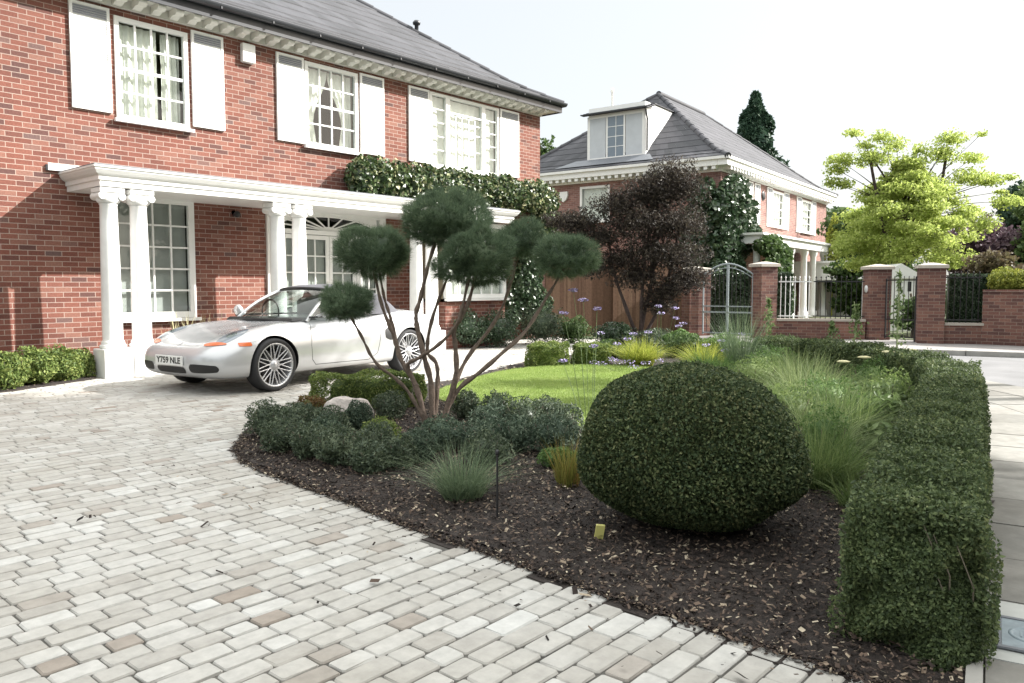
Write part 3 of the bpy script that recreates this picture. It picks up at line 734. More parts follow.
# portico: long flat white canopy carried on paired columns
m = MB()
def cornice(m, x0, x1, y0, prof_):
    """front moulding with mitred end returns; prof_ = (projection, z)"""
    n = len(prof_); V = []
    for p, z in prof_: V.append((x0-p, -.002, z))
    for p, z in prof_: V.append((x0-p, y0-p, z))
    for p, z in prof_: V.append((x1+p, y0-p, z))
    for p, z in prof_: V.append((x1+p, -.002, z))
    F = [(s*n+i, s*n+i+1, (s+1)*n+i+1, (s+1)*n+i) for s in range(3) for i in range(n-1)]
    F.append(tuple(s*n+n-1 for s in range(4))); F.append(tuple(s*n for s in range(4))[::-1])
    m.add(V, F)
PX0, PX1, PYF = 4.66, 13.50, -1.20
cornice(m, PX0, PX1, PYF, [(0,2.72),(0,2.80),(.02,2.805),(.02,2.865),(.05,2.885),(.06,2.89),(.095,2.94),(.10,2.965),(.115,2.97),(.115,2.995),(.08,3.0)])
por = m.build('portico', M['white'], H)
m = MB(); m.box(PX0-.10,PX1+.10,PYF-.10,-.004,3.001,3.015); m.box(PX0-.28,PX1+.1,-.03,-.004,3.016,3.10); m.build('lead_roof', M['lead'], por)
m = MB(); m.box(PX0-.26,PX1+.1,-.055,-.031,3.017,3.12); m.build('upstand', M['white'], por)
def column(x, parent):
    y = PYF+.14
    m = MB(); z0 = .50
    pr = [(.172,.42),(.182,.445),(.172,.47),(.152,.475),(.158,.50),(.147,.52),(.138,.53)]
    for k in range(9):
        t = k/8; pr.append((.136-.022*t**1.6, .54+1.92*t))
    pr += [(.124,2.475),(.119,2.49)]
    m.lathe(pr, (x,y,0), 32)
    c = m.build('column', M['stucco'], parent)
    m = MB(); m.cbox((x,y,.205),(.40,.40,.42),bev=.012); m.build('plinth', M['stucco'], c)
    m = MB(); m.lathe([(.13,2.49),(.165,2.53),(.15,2.56)],(x,y,0),24); m.box(x-.17,x+.17,y-.16,y+.16,2.64,2.70)
    m.box(x-.15,x+.15,y-.145,y+.145,2.56,2.64)
    for sx in (-1, 1):
        m.lathe([(0,-.145),(.03,-.155),(.04,-.146),(.052,-.155),(.056,-.135),(.04,0),(.056,.135),(.052,.155),(0,.15)], (x+sx*.135,y,2.585), 18, 'y')
    m.build('capital', M['stucco'], c)
for x in (4.82,5.24,7.56,7.99,10.70,11.12): column(x, por)
# square bay under the right end of the canopy
m = MB(); m.box(11.55,13.42,-1.02,-.003,-.1,.98); m.build('bay_base', M['brick'], H)
bay = window(H, 11.55,13.42,1.06,2.69,5,4,y=-1.02,fr=.09,kind='net',proud=.04)
m = MB(); m.box(13.35,13.42,-.95,-.003,1.06,2.69); m.box(11.55,11.62,-.95,-.003,1.06,2.69); m.build('bay_side', M['white'], bay)

# ------------------------------------------------------------------ neighbour's house
NB = thing('neighbour_house', 'neighbouring brick house with hipped grey roof, white dormer and ivy on its corner', 'house', (26.21, 12.73, 0), R(5.3))
NW, ND = 15.28, 10.23; i0, i1, j0, j1 = .4, NW-.4, .4, ND-.4
hn = [(1.7,3.0,3.85,5.35),(6.25,7.75,3.85,5.35),(10.5,12.1,3.85,5.35)]
mb = MB(); wall_holes(mb, i0, i1, -.1, 5.6, hn, j0, .1)
TS = (np.array([[0,1,0],[-1,0,0],[0,0,1.]]), np.array([0,0,0.]))   # local plane -> the west side
mb.T = TS; wall_holes(mb, -j1, -j0, -.1, 5.6, [(-6.25,-4.9,3.9,5.3)], i0, .1); mb.T = None
mb.quad((i1,j0,-.1),(i1,j1,-.1),(i1,j1,5.6),(i1,j0,5.6)); mb.quad((i0,j1,-.1),(i0,j1,5.6),(i1,j1,5.6),(i1,j1,-.1)); mb.build('wall', M['brick2'], NB)
pn = [(0,5.92),(.75,6.28),(ND/2,9.72)]; zn = lambda r: float(np.interp(r, [p[0] for p in pn], [p[1] for p in pn]))
mb = MB()
roof_plane(mb,(0,0),(NW,0),(1,1),(-1,1),pn,.36,.04); roof_plane(mb,(0,ND),(0,0),(1,-1),(1,1),pn,.36,.04)
roof_plane(mb,(NW,0),(NW,ND),(-1,1),(-1,-1),pn,.33,.03,tiles=False); roof_plane(mb,(NW,ND),(0,ND),(-1,-1),(1,-1),pn,.33,.03,tiles=False)
nr = mb.build('roof', M['tile2'], NB)
mb = MB()
for A, d in (((0,0),(1,1)),((NW,0),(-1,1)),((0,ND),(1,-1)),((NW,ND),(-1,-1))): hip_caps(mb, A, d, pn, .12)
mb.tube([(ND/2,ND/2,9.74),(NW-ND/2,ND/2,9.74)], .13, 10); mb.build('hip_tiles', M['tile2'], nr)
mb = MB(); mb.box(8.6,9.1,6.3,6.8,8.6,9.9); mb.lathe([(.13,9.9),(.12,10.3),(.14,10.32),(0,10.32)],(8.85,6.55,0),12); mb.build('chimney', M['brick2'], nr)
mb = MB(); mb.box(.03,NW-.03,.03,.39,5.62,5.90); mb.box(.03,.39,.395,ND-.03,5.62,5.90); mb.box(NW-.39,NW-.03,.395,ND-.03,5.62,5.90); mb.box(0.0,NW,-.04,.029,5.83,5.93); mb.box(-.04,.029,.03,ND,5.83,5.93)
mb.box(.36,i1,.34,.398,5.44,5.618); mb.box(.34,.398,.40,i1 if False else j1,5.44,5.618)
for k in range(48):
    a = .55+k*.3
    if a < NW-.5: mb.box(a-.07,a+.07,.06,.339,5.50,5.618)
    if a < ND-.5: mb.box(.06,.339,a-.07,a+.07,5.50,5.618)
mb.build('cornice', M['white'], NB)
for a, b, c, d in hn: window(NB, a,b,c,d,3,4,y=j0,kind='net',fr=.09)
window(NB,-6.25,-4.9,3.9,5.3,1,1,T=TS,y=i0,kind='net',fr=.09)
for a, b in ((1.0,1.65),(3.1,3.75) ,(3.95,4.6),(5.5,6.2),(7.8,8.5),(9.7,10.45),(12.15,12.85)):
    shutter(NB, a, b, 3.8, 5.4, y=j0)
mb = MB(); mb.lathe([(0,-.05),(.16,-.05),(.2,-.02),(.2,0)],(5.05,j0,5.0),24,'y'); mb.build('oval_plaque', M['iron'], NB)
# shield-shaped alarm box on the west side
mb = MB(); sh = [(-.19,.16),(.19,.16),(.20,.0),(.13,-.16),(0,-.26),(-.13,-.16),(-.20,0)]
V = [(.395-(t*.09), 7.0+a, 5.0+b) for t in (0,1) for a, b in sh]; n = 7
mb.add(V, [tuple(range(n)), tuple(range(n,2*n))[::-1]] + [(i,(i+1) % n,n+(i+1) % n,n+i) for i in range(n)]); mb.build('alarm_box', M['white'], NB)
mb = MB(); mb.cbox((.30,7.85,5.36),(.16,.12,.14),bev=.02); mb.build('flood_lamp', M['white'], NB)
# dormer on the west slope
dw0, dw1, dz0, dz1, du = 3.62, 6.2, zn(.95)-.05, 8.12, .85
mb = MB(); mb.box(du+.03,4.9,dw0+.04,dw1-.04,dz0+.2,dz1+.33)
mb.box(du,du+.35,dw0,dw0+.07,dz0,dz1); mb.box(du,du+.35,dw1-.07,dw1,dz0,dz1); mb.box(du+.005,du+.34,dw0+.07,dw1-.07,dz1-.05,dz1+.02); mb.box(du-.06,du+.3,dw0-.03,dw1+.03,dz0-.07,dz0)
dm = mb.build('dormer', M['white'], nr)
mb = MB()
for k in range(4):
    x0 = du-.28+k*.24; mb.box(x0,x0+.27,dw0-.18,dw1+.18,dz1+.04+k*.075,dz1+.075+k*.075)
mb.box(du+.66,4.2,dw0-.02,dw1+.02,dz1+.34,dz1+.37); mb.build('dormer_roof', M['tile'], dm)
wn = MB(); ym = (dw0+dw1)/2
wn.box(du-.02,du+.0,dw0+.06,dw1-.06,dz0,dz0+.07); wn.box(du-.02,du,dw0+.06,dw1-.06,dz1-.1,dz1-.02)
for y_ in (dw0+.06, ym-.42, ym+.35, dw1-.13): wn.box(du-.022,du-.001,y_,y_+.07,dz0+.07,dz1-.1)
for y_ in (ym-.01,): wn.box(du-.018,du-.002,y_-.012,y_+.012,dz0+.07,dz1-.1)
for k in range(1,4): z_ = dz0+.07+(dz1-dz0-.17)*k/4; wn.box(du-.016,du-.002,ym-.35,ym+.35,z_-.012,z_+.012)
dwn = wn.build('dormer_window', M['white'], dm)
mb = MB(); mb.box(du-.009,du-.004,ym-.36,ym+.36,dz0+.07,dz1-.1); mb.build('pane', plain('dim_pane', (.16,.2,.24), .1, spec=.8), dwn)
M['pblind'] = plain('pale_blind', (.50,.53,.56), .5)
for ya, yb_ in ((dw0+.13,ym-.45),(ym+.45,dw1-.13)):
    mb = MB(); mb.box(du-.010,du-.004,ya,yb_,dz0+.07,dz1-.1); mb.build('drawn_blind', M['pblind'], dwn)
mb = MB(); mb.tube([(du-.05,dw0-.03,dz1+.02),(du-.02,dw0-.05,dz1-.2),(du+.05,dw0-.05,dz1-.35),(du+.05,dw0-.05,zn(1.0)+.08)],.035,8); mb.build('drainpipe', M['gutter'], dm)
mb = MB(); p = .25; mb.add([(p,3.0,zn(p)+.06),(p,7.4,zn(p)+.06),(.80,6.7,zn(.8)+.09),(.80,3.4,zn(.8)+.09)],[(0,1,2,3)]); mb.build('lead_apron', M['lead'], dm)
mb = MB(); mb.lathe([(.05,8.3),(.05,9.25),(.075,9.27),(.075,9.4),(0,9.42)],(1.9,5.65,0),12); mb.build('flue', M['white'], nr)
# porch of the neighbour's house
mb = MB(); mb.box(.9,10.5,-.95,.399,2.86,3.16); mb.box(.8,10.6,-1.05,.398,3.161,3.24)
npch = mb.build('porch', M['white'], NB)
for x in (1.1,5.2,7.1,8.5,10.2):
    mb = MB(); mb.lathe([(.2,.0),(.2,.25),(.15,.27),(.14,.5),(.12,2.6),(.17,2.7),(.17,2.858)],(x,-.72,0),16); mb.build('column', M['white'], npch)
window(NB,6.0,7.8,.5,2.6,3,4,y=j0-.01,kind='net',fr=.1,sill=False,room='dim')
mb = MB(); mb.box(11.2,11.9,-2.4,.39,-.1,2.35); mb.box(9.3,11.19,-2.4,.39,1.6,2.35); mb.box(9.2,12.1,-2.55,.38,2.351,2.44)
mb.build('side_porch', M['white'], NB)

# ------------------------------------------------------------------ timber fence, garden walls, piers, gates, railings
def seg(p, q):
    d = Vector((q[0]-p[0], q[1]-p[1], 0)); return d.length, math.atan2(d.y, d.x)
L_, a_ = seg((16.02,12.80),(19.05,10.55))
t = thing('timber_fence', 'close boarded orange brown timber fence behind the purple maple', 'fence', (16.02,12.80,0), a_)
mb = MB(); x = 0
while x < L_-.1:
    mb.box(x, x+.098, -.012+random.uniform(-.003,.003), .01, 0, 1.85+random.uniform(-.004,.004)); x += .10
mb.build('boards', M['timber'], t)
mb = MB(); mb.box(0,L_,-.03,.03,1.86,1.90); mb.build('capping', M['timber'], t)
for x in np.linspace(.05, L_-.05, 3):
    mb = MB(); mb.box(x-.05,x+.05,-.07,-.016,0,1.85); mb.build('post', M['timber'], t)
def pier(name, label, x, y, h, w, rz, cap='copper'):
    t = thing(name, label, 'pier', (x,y,0), rz, 'brick piers of the front boundary')
    mb = MB(); mb.box(-w/2,w/2,-w/2,w/2,-.1,h-.13); mb.build('shaft', M['brick3'], t)
    mb = MB(); c = w/2+.05; mb.box(-c,c,-c,c,h-.13,h-.06); V = [(-c,-c,h-.06),(c,-c,h-.06),(c,c,h-.06),(-c,c,h-.06),(-.05,-.05,h),(.05,-.05,h),(.05,.05,h),(-.05,.05,h)]
    mb.add(V, [(0,1,5,4),(1,2,6,5),(2,3,7,6),(3,0,4,7),(4,5,6,7)]); mb.build('cap', M[cap], t)
    return t
A_, B_, C_, D_ = (19.42,8.38), (20.75,6.05), (20.25,4.72), (19.35,10.30)
pier('brick_pier', 'tall brick pier with pale stone cap right of the arched iron gate', *A_, 1.94, .46, R(-32))
pb = pier('brick_pier', 'brick pier with small white house plaque, left of the walk-through gate', *B_, 1.86, .5, R(-52))
mb = MB(); mb.T = (np.eye(3), np.array([0,0,0.])); mb.lathe([(0,0),(.09,0),(.09,.02),(0,.02)],(-.27,0,1.25),20,'x'); mb.build('plaque', M['whiteiron'], pb)
pier('brick_pier', 'brick pier between the walk-through gate and the dark railing panel', *C_, 1.86, .54, R(-70))
pier('brick_pier', 'sunlit brick pier partly behind the purple maple, left of the arched gate', *D_, 1.85, .62, R(-32))
def gwall(label, p, q, h, w=.22, cop=True):
    L_, a = seg(p, q); t = thing('garden_wall', label, 'wall', (p[0],p[1],0), a)
    mb = MB(); mb.box(0,L_,-w/2,w/2,-.1,h-.06); mb.build('brickwork', M['brick3'], t)
    mb = MB(); mb.box(0,L_,-w/2-.03,w/2+.03,h-.058,h); mb.build('coping', M['copper'] if cop else M['brick3'], t)
    return t
gwall('low brick wall with pale coping under the railings between two piers', (19.60,8.18), (20.60,6.27), .50)
gwall('short low brick wall under the dark railing panel', (20.27,4.44), (20.62,3.72), .48)
gwall('long plain brick wall at the right carrying a golden hedge', (20.62,3.70), (20.1,-9), 1.24, .24, False)
def railing(label, p, q, z0, z1, mat, group=None, step=.11, name='railings'):
    L_, a = seg(p, q); t = thing(name, label, 'railings', (p[0],p[1],0), a, group)
    n = max(2, int(L_/step)); c0 = None
    for za, zb in ((z1-.16,z1-.13),(z0+.05,z0+.08)):
        mb = MB(); mb.box(0,L_,-.012,.012,za,zb); mb.build('rail', mat, t)
    for k in range(n):
        x = (k+.5)*L_/n
        if c0 is None:
            mb = MB(); mb.tube([(0,0,z0),(0,0,z1-.06)],.010,6); mb.lathe([(.010,z1-.06),(.022,z1-.04),(0,z1)],(0,0,0),6); c0 = mb.build('bar', mat, t); c0.location = (x,0,0)
        else:
            c = c0.copy(); COL.objects.link(c); c.parent = t; c.location = (x,0,0)
    return t
railing('railings coloured white for the sun on them, on the low wall in front of climbing greenery', (19.66,8.10), (20.03,7.40), .50, 1.58, M['whiteiron'])  # bars coloured white where sun falls; the same railing runs on in black
railing('black spear topped railings on the low wall before the white porch', (20.05,7.36), (20.60,6.30), .50, 1.58, M['iron'])
railing('black railing panel between brick pier and long wall with dark hedge behind', (20.28,4.42), (20.60,3.74), .48, 1.66, M['iron'])
# walk-through gate
L_, a_ = seg((20.62,5.80),(20.33,5.02))
t = thing('garden_gate', 'slim black iron walk-through gate between two brick piers', 'gate', (20.62,5.80,0), a_)
mb = MB(); mb.box(0,.03,-.015,.015,.05,1.5); mb.box(L_-.05,L_,-.02,.02,.0,1.55); mb.box(.03,L_-.05,-.012,.012,1.45,1.48); mb.box(.03,L_-.05,-.012,.012,.5,.53); mb.box(.03,L_-.05,-.012,.012,.08,.11); mb.build('frame', M['iron'], t)
for k in range(6):
    mb = MB(); x = .1+k*(L_-.2)/5; mb.tube([(x,0,.1),(x,0,1.56)],.009,6); mb.build('bar', M['iron'], t)
# arched double gate
L_, a_ = seg((19.20,10.02),(19.30,8.66)); 
t = thing('arched_gate', 'grey wrought iron double gate with arched top in front of dark ivy', 'gate', (19.22,9.98,0), a_)
mb = MB(); ar = [(L_*k/16, 0, 1.62+.28*math.sin(math.pi*k/16)) for k in range(17)]; mb.tube(ar,.022,6); mb.tube([(x,y,z-.10) for x,y,z in ar],.012,6)
mb.box(0,L_,-.015,.015,.78,.81); mb.box(0,L_,-.015,.015,.62,.66); mb.box(0,.03,-.015,.015,.05,1.62); mb.box(L_-.03,L_,-.015,.015,.05,1.62); mb.box(L_/2-.03,L_/2+.03,-.015,.015,.05,1.88); mb.box(0,L_,-.015,.015,.08,.11)
mb.build('frame', M['greyiron'], t)
for k in range(1, 12):
    if k == 6: continue
    x = L_*k/12; mb = MB(); mb.tube([(x,0,.1),(x,0,1.60+.28*math.sin(math.pi*k/12))],.009,5); mb.build('bar', M['iron'], t)
# white gabled garden building seen over the walk-through gate
t = thing('garden_pavilion', 'small white gabled garden store seen above the walk-through gate', 'outbuilding', (24.9,6.62,0), R(-52))
t.scale = (.72,.6,.90)
mb = MB(); mb.box(-.9,.9,0,2.0,0,1.75); mb.build('wall', M['white'], t)
mb = MB(); mb.add([(-1.05,-.1,1.72),(1.05,-.1,1.72),(0,-.1,2.2),(-1.05,2.1,1.72),(1.05,2.1,1.72),(0,2.1,2.2)],[(0,1,2),(3,5,4),(0,2,5,3),(1,4,5,2),(0,3,4,1)]); mb.build('roof', M['white'], t)
for x in (-.5,-.1,.3):
    mb = MB(); mb.box(x,x+.14,-.012,-.001,1.3,1.62); mb.build('vent', M['iron'], t)

# ------------------------------------------------------------------ the parked convertible
CAR = thing('parked_car', 'silver white soft top sports car parked on the block driveway in front of the portico', 'car', (6.64, 9.70, 0), R(187.4))
CAR.scale = (1.045, 1.045, 1.045)
M['paint'] = plain('silver_paint', (.56,.565,.58), .26, .30, .6, var=.01); M['paint'].node_tree.nodes['Principled BSDF'].inputs['Coat Weight'].default_value = .6
M['blackp'] = plain('black_plastic', (.015,.015,.016), .5)
M['rubber'] = plain('tyre_rubber', (.022,.022,.024), .75, bump=.3)
M['alloy'] = plain('silver_alloy', (.55,.55,.57), .3, .5, .6)
M['fabric'] = plain('soft_top_fabric', (.10,.10,.115), .85, bump=.2, bscale=200)
M['amber'] = plain('amber_lens', (.62,.14,.04), .2, spec=.8)
M['lens'] = plain('headlamp_lens', (.24,.27,.31), .12, .2, .9)
M['carglass'] = glassmat('car_glass', (.75,.83,.80), .85)
M['seat'] = plain('seat_leather', (.30,.29,.28), .6)
M['plate'] = plain('plate_white', (.78,.78,.76), .4); M['ink'] = plain('plate_black', (.01,.01,.01), .5)
ST = [ # d, half width, z centre, z fender, z bottom
 (0,.40,.475,.45,.30),(.03,.56,.515,.49,.25),(.10,.68,.555,.535,.205),(.22,.765,.60,.59,.18),(.42,.835,.655,.68,.165),(.65,.868,.705,.745,.16),(.91,.885,.75,.79,.16),
 (1.18,.882,.79,.805,.165),(1.42,.868,.825,.81,.165),(1.75,.858,.85,.825,.165),(2.15,.858,.862,.84,.165),(2.6,.864,.875,.855,.165),(2.95,.884,.895,.885,.165),(3.25,.895,.925,.905,.17),(3.55,.888,.925,.895,.18),
 (3.82,.86,.905,.86,.20),(4.05,.81,.87,.81,.23),(4.22,.73,.81,.73,.27),(4.30,.60,.70,.62,.33),(4.32,.46,.64,.58,.38)]
def section(d, hw, zc, zf, zb):
    if d < .5: d = .5-(.5-d)*.80
    pts = [(0,zc),(.28,zc),(.54,zc*.55+zf*.45+.003),(.76,zf),(.90,zf-.04*min(1,d*3+.3)),(.965,zf-.15*(zf-zb)/.62),(1,zb+.60*(zf-zb)),(.992,zb+.30*(zf-zb)),(.955,zb+.07),(.87,zb),(.0,zb)]
    L_ = [(2.16-d, hw*a, z) for a, z in pts]
    return L_ + [(x, -y, z) for x, y, z in L_[1:-1]][::-1]
V = []; F = []; rings = [section(*s) for s in ST]; n = len(rings[0])
def shrink(r, k, dx):
    c = np.mean(np.array(r), 0); return [tuple(c + (np.array(p)-c)*k + np.array([dx,0,0])) for p in r]
rings = [shrink(rings[0], .55, .012)] + rings + [shrink(rings[-1], .55, -.006)]
for r in rings: V += r
for s in range(len(rings)-1):
    for k in range(n): F.append((s*n+k, s*n+(k+1) % n, (s+1)*n+(k+1) % n, (s+1)*n+k))
F.append(tuple(range(n))[::-1]); F.append(tuple(range((len(rings)-1)*n, len(rings)*n)))
me = bpy.data.meshes.new('tmp'); me.from_pydata(V, [], F); tmp = bpy.data.objects.new('tmp', me); COL.objects.link(tmp)
sub = tmp.modifiers.new('s', 'SUBSURF'); sub.levels = 2; sub.render_levels = 2
AX = ((1.25,.318),(-1.165,.318)); cutters = []
for ax, az in AX:
    for sg in (-1, 1):
        cm = MB(); cm.lathe([(0,.58),(.350,.58),(.350,1.2),(0,1.2)] if sg > 0 else [(0,-.58),(.350,-.58),(.350,-1.2),(0,-1.2)], (ax,0,az), 48, 'y', smooth=False)
        co = cm.build('cut', M['blackp'])
        import bmesh
        bm = bmesh.new(); bm.from_mesh(co.data); bmesh.ops.remove_doubles(bm, verts=bm.verts, dist=1e-5); bmesh.ops.recalc_face_normals(bm, faces=bm.faces); bm.to_mesh(co.data); bm.free()
        md = tmp.modifiers.new('b', 'BOOLEAN'); md.operation = 'DIFFERENCE'; md.object = co; md.solver = 'EXACT'; cutters.append(co)
bm = bmesh.new(); bm.from_mesh(me); bmesh.ops.recalc_face_normals(bm, faces=bm.faces); bm.to_mesh(me); bm.free()
bpy.context.view_layer.update()
dg = bpy.context.evaluated_depsgraph_get()
bme = bpy.data.meshes.new_from_object(tmp.evaluated_get(dg), depsgraph=dg)
for c in cutters + [tmp]: bpy.data.objects.remove(c, do_unlink=True)
bme.materials.clear(); bme.materials.append(M['paint']); bme.materials.append(M['blackp'])
for p in bme.polygons:
    p.use_smooth = True; black = False
    for ax, az in AX:
        rr = [math.hypot(bme.vertices[v].co.x-ax, bme.vertices[v].co.z-az) for v in p.vertices]; yy = [abs(bme.vertices[v].co.y) for v in p.vertices]
        if all(abs(r-.35) < .004 for r in rr) and (max(yy)-min(yy) > .05 or abs(p.normal.y) < .5): black = True
        if all(r < .355 for r in rr) and all(abs(y-.58) < .004 for y in yy): black = True
    p.material_index = 1 if black else 0
bme.name = 'body'
try: bme.set_sharp_from_angle(angle=R(38))
except Exception: pass
body = bpy.data.objects.new('body', bme); COL.objects.link(body); body.parent = CAR
bvh = BVHTree.FromPolygons([v.co[:] for v in bme.vertices], [tuple(p.vertices) for p in bme.polygons])
def patch(name, c, U, Vv, a, b, mat, off=.003, nu=16, nv=8, sq=.0, parent=None, taper=0.0, thick=0):
    """a plate of elliptical or rounded outline laid on the body surface"""
    c = Vector(c); U = Vector(U).normalized(); Vv = Vector(Vv).normalized(); Nn = U.cross(Vv).normalized(); 
    P = {}; 
    for i in range(nu+1):
        for j in range(nv+1):
            u, v = 2*i/nu-1, 2*j/nv-1
            eu, ev = u*math.sqrt(1-v*v/2), v*math.sqrt(1-u*u/2)
            uu, vv = (1-sq)*eu+sq*u, (1-sq)*ev+sq*v
            q = c + U*a*uu + Vv*b*vv*(1+taper*uu)
            h, nrm, _, _ = bvh.ray_cast(q+Nn*.6, -Nn)
            if h is not None: P[i, j] = tuple(h + Nn*off)
    ids = {k: i for i, k in enumerate(P)}; Fq = []
    for i in range(nu):
        for j in range(nv):
            k = [(i,j),(i+1,j),(i+1,j+1),(i,j+1)]
            if all(q in ids for q in k): Fq.append(tuple(ids[q] for q in k))
    mb = MB(); mb.add(list(P.values()), Fq, 0, True); return mb.build(name, mat, parent or CAR)
for sg in (1, -1):
    X_, Yv = (1,0,0), None
    n3 = Vector((.62,.42*sg,.66)).normalized(); u3 = Vector((-.70,.10*sg,.45)); u3 = (u3 - n3*u3.dot(n3)).normalized(); v3 = n3.cross(u3)
    hl = patch('headlight', (1.66,.60*sg,.66), u3, v3, .22, .10, M['lens'], .004, taper=.15)
    patch('lens_glint', (1.66,.60*sg,.68), u3, v3, .07, .055, M['carglass'], .009, parent=hl)
    n4 = Vector((.80,.40*sg,.42)).normalized(); u4 = Vector((-.42,.82*sg,.0)); u4 = (u4 - n4*u4.dot(n4)).normalized(); v4 = n4.cross(u4)
    patch('indicator', (1.84,.555*sg,.575), u4, v4, .145, .030, M['amber'], .008, sq=.1, taper=-.3)
    patch('side_marker', (1.64,.85*sg,.585), (1*sg,0,0), (0,0,1), .075, .022, M['amber'], .006, sq=.8) if sg < 0 else patch('side_marker', (1.64,.85,.585), (-1,0,0), (0,0,1), .075, .022, M['amber'], .006, sq=.8)
    patch('intake', (2.1,.53*sg,.315), (0,1,0), (0,0,1), .185, .050, M['blackp'], .004, sq=.55, taper=-.12*sg)
    u5 = (-sg,0,0)
    patch('side_intake', (-.72,.88*sg,.60), u5, (0,0,1), .075, .085, M['blackp'], .004, sq=.5, taper=.25*sg)
    patch('door_handle', (-.38,.86*sg,.735), u5, (0,0,1), .085, .018, M['paint'], .018, sq=.5)
    # shut lines of the door
    pts = [(.60,.80),(.66,.70),(.69,.52),(.67,.34),(.60,.27)]; pts2 = [(.60,.27),(-.35,.26),(-.50,.34),(-.55,.55),(-.56,.80)]
    V = []; F = []
    allp = []
    for (x1_, z1_), (x2_, z2_) in zip((pts+pts2[1:])[:-1], (pts+pts2[1:])[1:]):
        for k in range(6): allp.append((x1_+(x2_-x1_)*k/6, z1_+(z2_-z1_)*k/6))
    for i, (x_, z_) in enumerate(allp):
        x2_, z2_ = allp[min(i+1, len(allp)-1)]; x0_, z0_ = allp[max(i-1, 0)]; l = math.hypot(x2_-x0_, z2_-z0_); nx, nz = -(z2_-z0_)/l*.0035, (x2_-x0_)/l*.0035
        for s_ in (1, -1):
            h, _, _, _ = bvh.ray_cast(Vector((x_+nx*s_, 2*sg, z_+nz*s_)), Vector((0,-sg,0)))
            V.append((x_+nx*s_, h.y+.0015*sg if h else .85*sg, z_+nz*s_))
    F = [(2*i, 2*i+1, 2*i+3, 2*i+2) for i in range(len(allp)-1)]
    mb = MB(); mb.add(V, F); mb.build('door_seam', M['blackp'], CAR)
patch('intake', (2.1,0,.285), (0,1,0), (0,0,1), .27, .040, M['blackp'], .004, sq=.7)
patch('bonnet_badge', (1.98,0,.60), (0,1,0), (-.35,0,1), .022, .028, M['alloy'], .004)
mb = MB()
for y_, d_ in ((.56, 1),(-.56, 1)):
    P_ = []
    for x_ in np.linspace(1.86,.86,14):
        yy = math.copysign(.40+.16*min(1,(1.86-x_)/.7), y_); h, _, _, _ = bvh.ray_cast(Vector((x_,yy,2)), Vector((0,0,-1)))
        if h: P_.append((h.x, yy, h.z+.0015))
    V = [q for p in P_ for q in ((p[0],p[1]-.003,p[2]),(p[0],p[1]+.003,p[2]))]; mb.add(V, [(2*i,2*i+1,2*i+3,2*i+2) for i in range(len(P_)-1)])
mb.build('bonnet_seam', M['blackp'], CAR)
# number plate
h, _, _, _ = bvh.ray_cast(Vector((4,0,.395)), Vector((-1,0,0))); px = h.x+.012
mb = MB(); mb.cbox((px,0,.395),(.014,.52,.112),bev=.003); pl = mb.build('number_plate', M['plate'], CAR)
cu = bpy.data.curves.new('reg', 'FONT'); cu.body = 'Y759 NLE'; cu.size = .098; cu.extrude = .001; cu.align_x = 'CENTER'; cu.align_y = 'CENTER'; cu.offset = .0022
to = bpy.data.objects.new('reg', cu); COL.objects.link(to); bpy.context.view_layer.update(); dg = bpy.context.evaluated_depsgraph_get()
tm = bpy.data.meshes.new_from_object(to.evaluated_get(dg)); bpy.data.objects.remove(to, do_unlink=True)
tm.transform(Matrix(((0,0,1,px+.0085),(1.12,0,0,0),(0,1,0,.395),(0,0,0,1)))); tm.materials.clear(); tm.materials.append(M['ink'])
o = bpy.data.objects.new('registration', tm); COL.objects.link(o); o.parent = pl
# windscreen, soft top, side glass
def grid(mb, fn, nu, nv, mi=0):
    V = [fn(i/nu, j/nv) for i in range(nu+1) for j in range(nv+1)]
    mb.add(V, [(i*(nv+1)+j, i*(nv+1)+j+1, (i+1)*(nv+1)+j+1, (i+1)*(nv+1)+j) for i in range(nu) for j in range(nv)], mi, True)
def ws(u, v):
    w = 2*u-1; b = Vector((.86-.24*w*w, .70*w, .80+.03*(1-w*w))); t = Vector((.10-.13*w*w, .545*w, 1.225-.03*w*w)); p = b.lerp(t, v); p.x += .05*math.sin(v*math.pi)*.6; p.z += .035*math.sin(v*math.pi); return tuple(p)
mb = MB(); grid(mb, ws, 20, 8); mb.build('windscreen', M['carglass'], CAR)
mb = MB()
for u_ in (0, 1): mb.tube([ws(u_, v/8) for v in range(9)], .024, 8)
mb.build('screen_pillar', M['paint'], CAR)
mb = MB(); mb.tube([ws(u/20, 1) for u in range(21)], .024, 8); mb.tube([ws(u/20, 0) for u in range(21)], .020, 8); mb.build('screen_frame', M['blackp'], CAR)
def top(u, v):
    w = 2*v-1; x = .09-1.27*u
    zt = np.interp(u, [0,.15,.35,.55,.75,.9,1],[1.245,1.275,1.285,1.26,1.16,1.03,.90]); hw = np.interp(u, [0,.3,.6,.8,1],[.56,.575,.585,.61,.66])
    drop = .05*abs(w)**3; return (x-.10*w*w*(u < .2)*(1-u*5), hw*w, zt-drop)
mb = MB(); grid(mb, top, 16, 14)
for sg in (0, 1):
    def quarter(u, v):
        uu = .47+.53*u; a = Vector(top(uu, sg)); s_ = 1 if sg else -1
        xb = -.50-.72*u; b = Vector((xb, s_*(.735-.03*u), .868)); return tuple(a.lerp(b, v))
    grid(mb, quarter, 8, 5)
mb.build('soft_top', M['fabric'], CAR)
mb = MB()
def rw(u, v):
    p = Vector(top(.66+.22*u, .5+(v-.5)*.55)); p.z += .008; p.x -= .004; return tuple(p)
grid(mb, rw, 4, 8); mb.build('rear_window', M['carglass'], CAR)
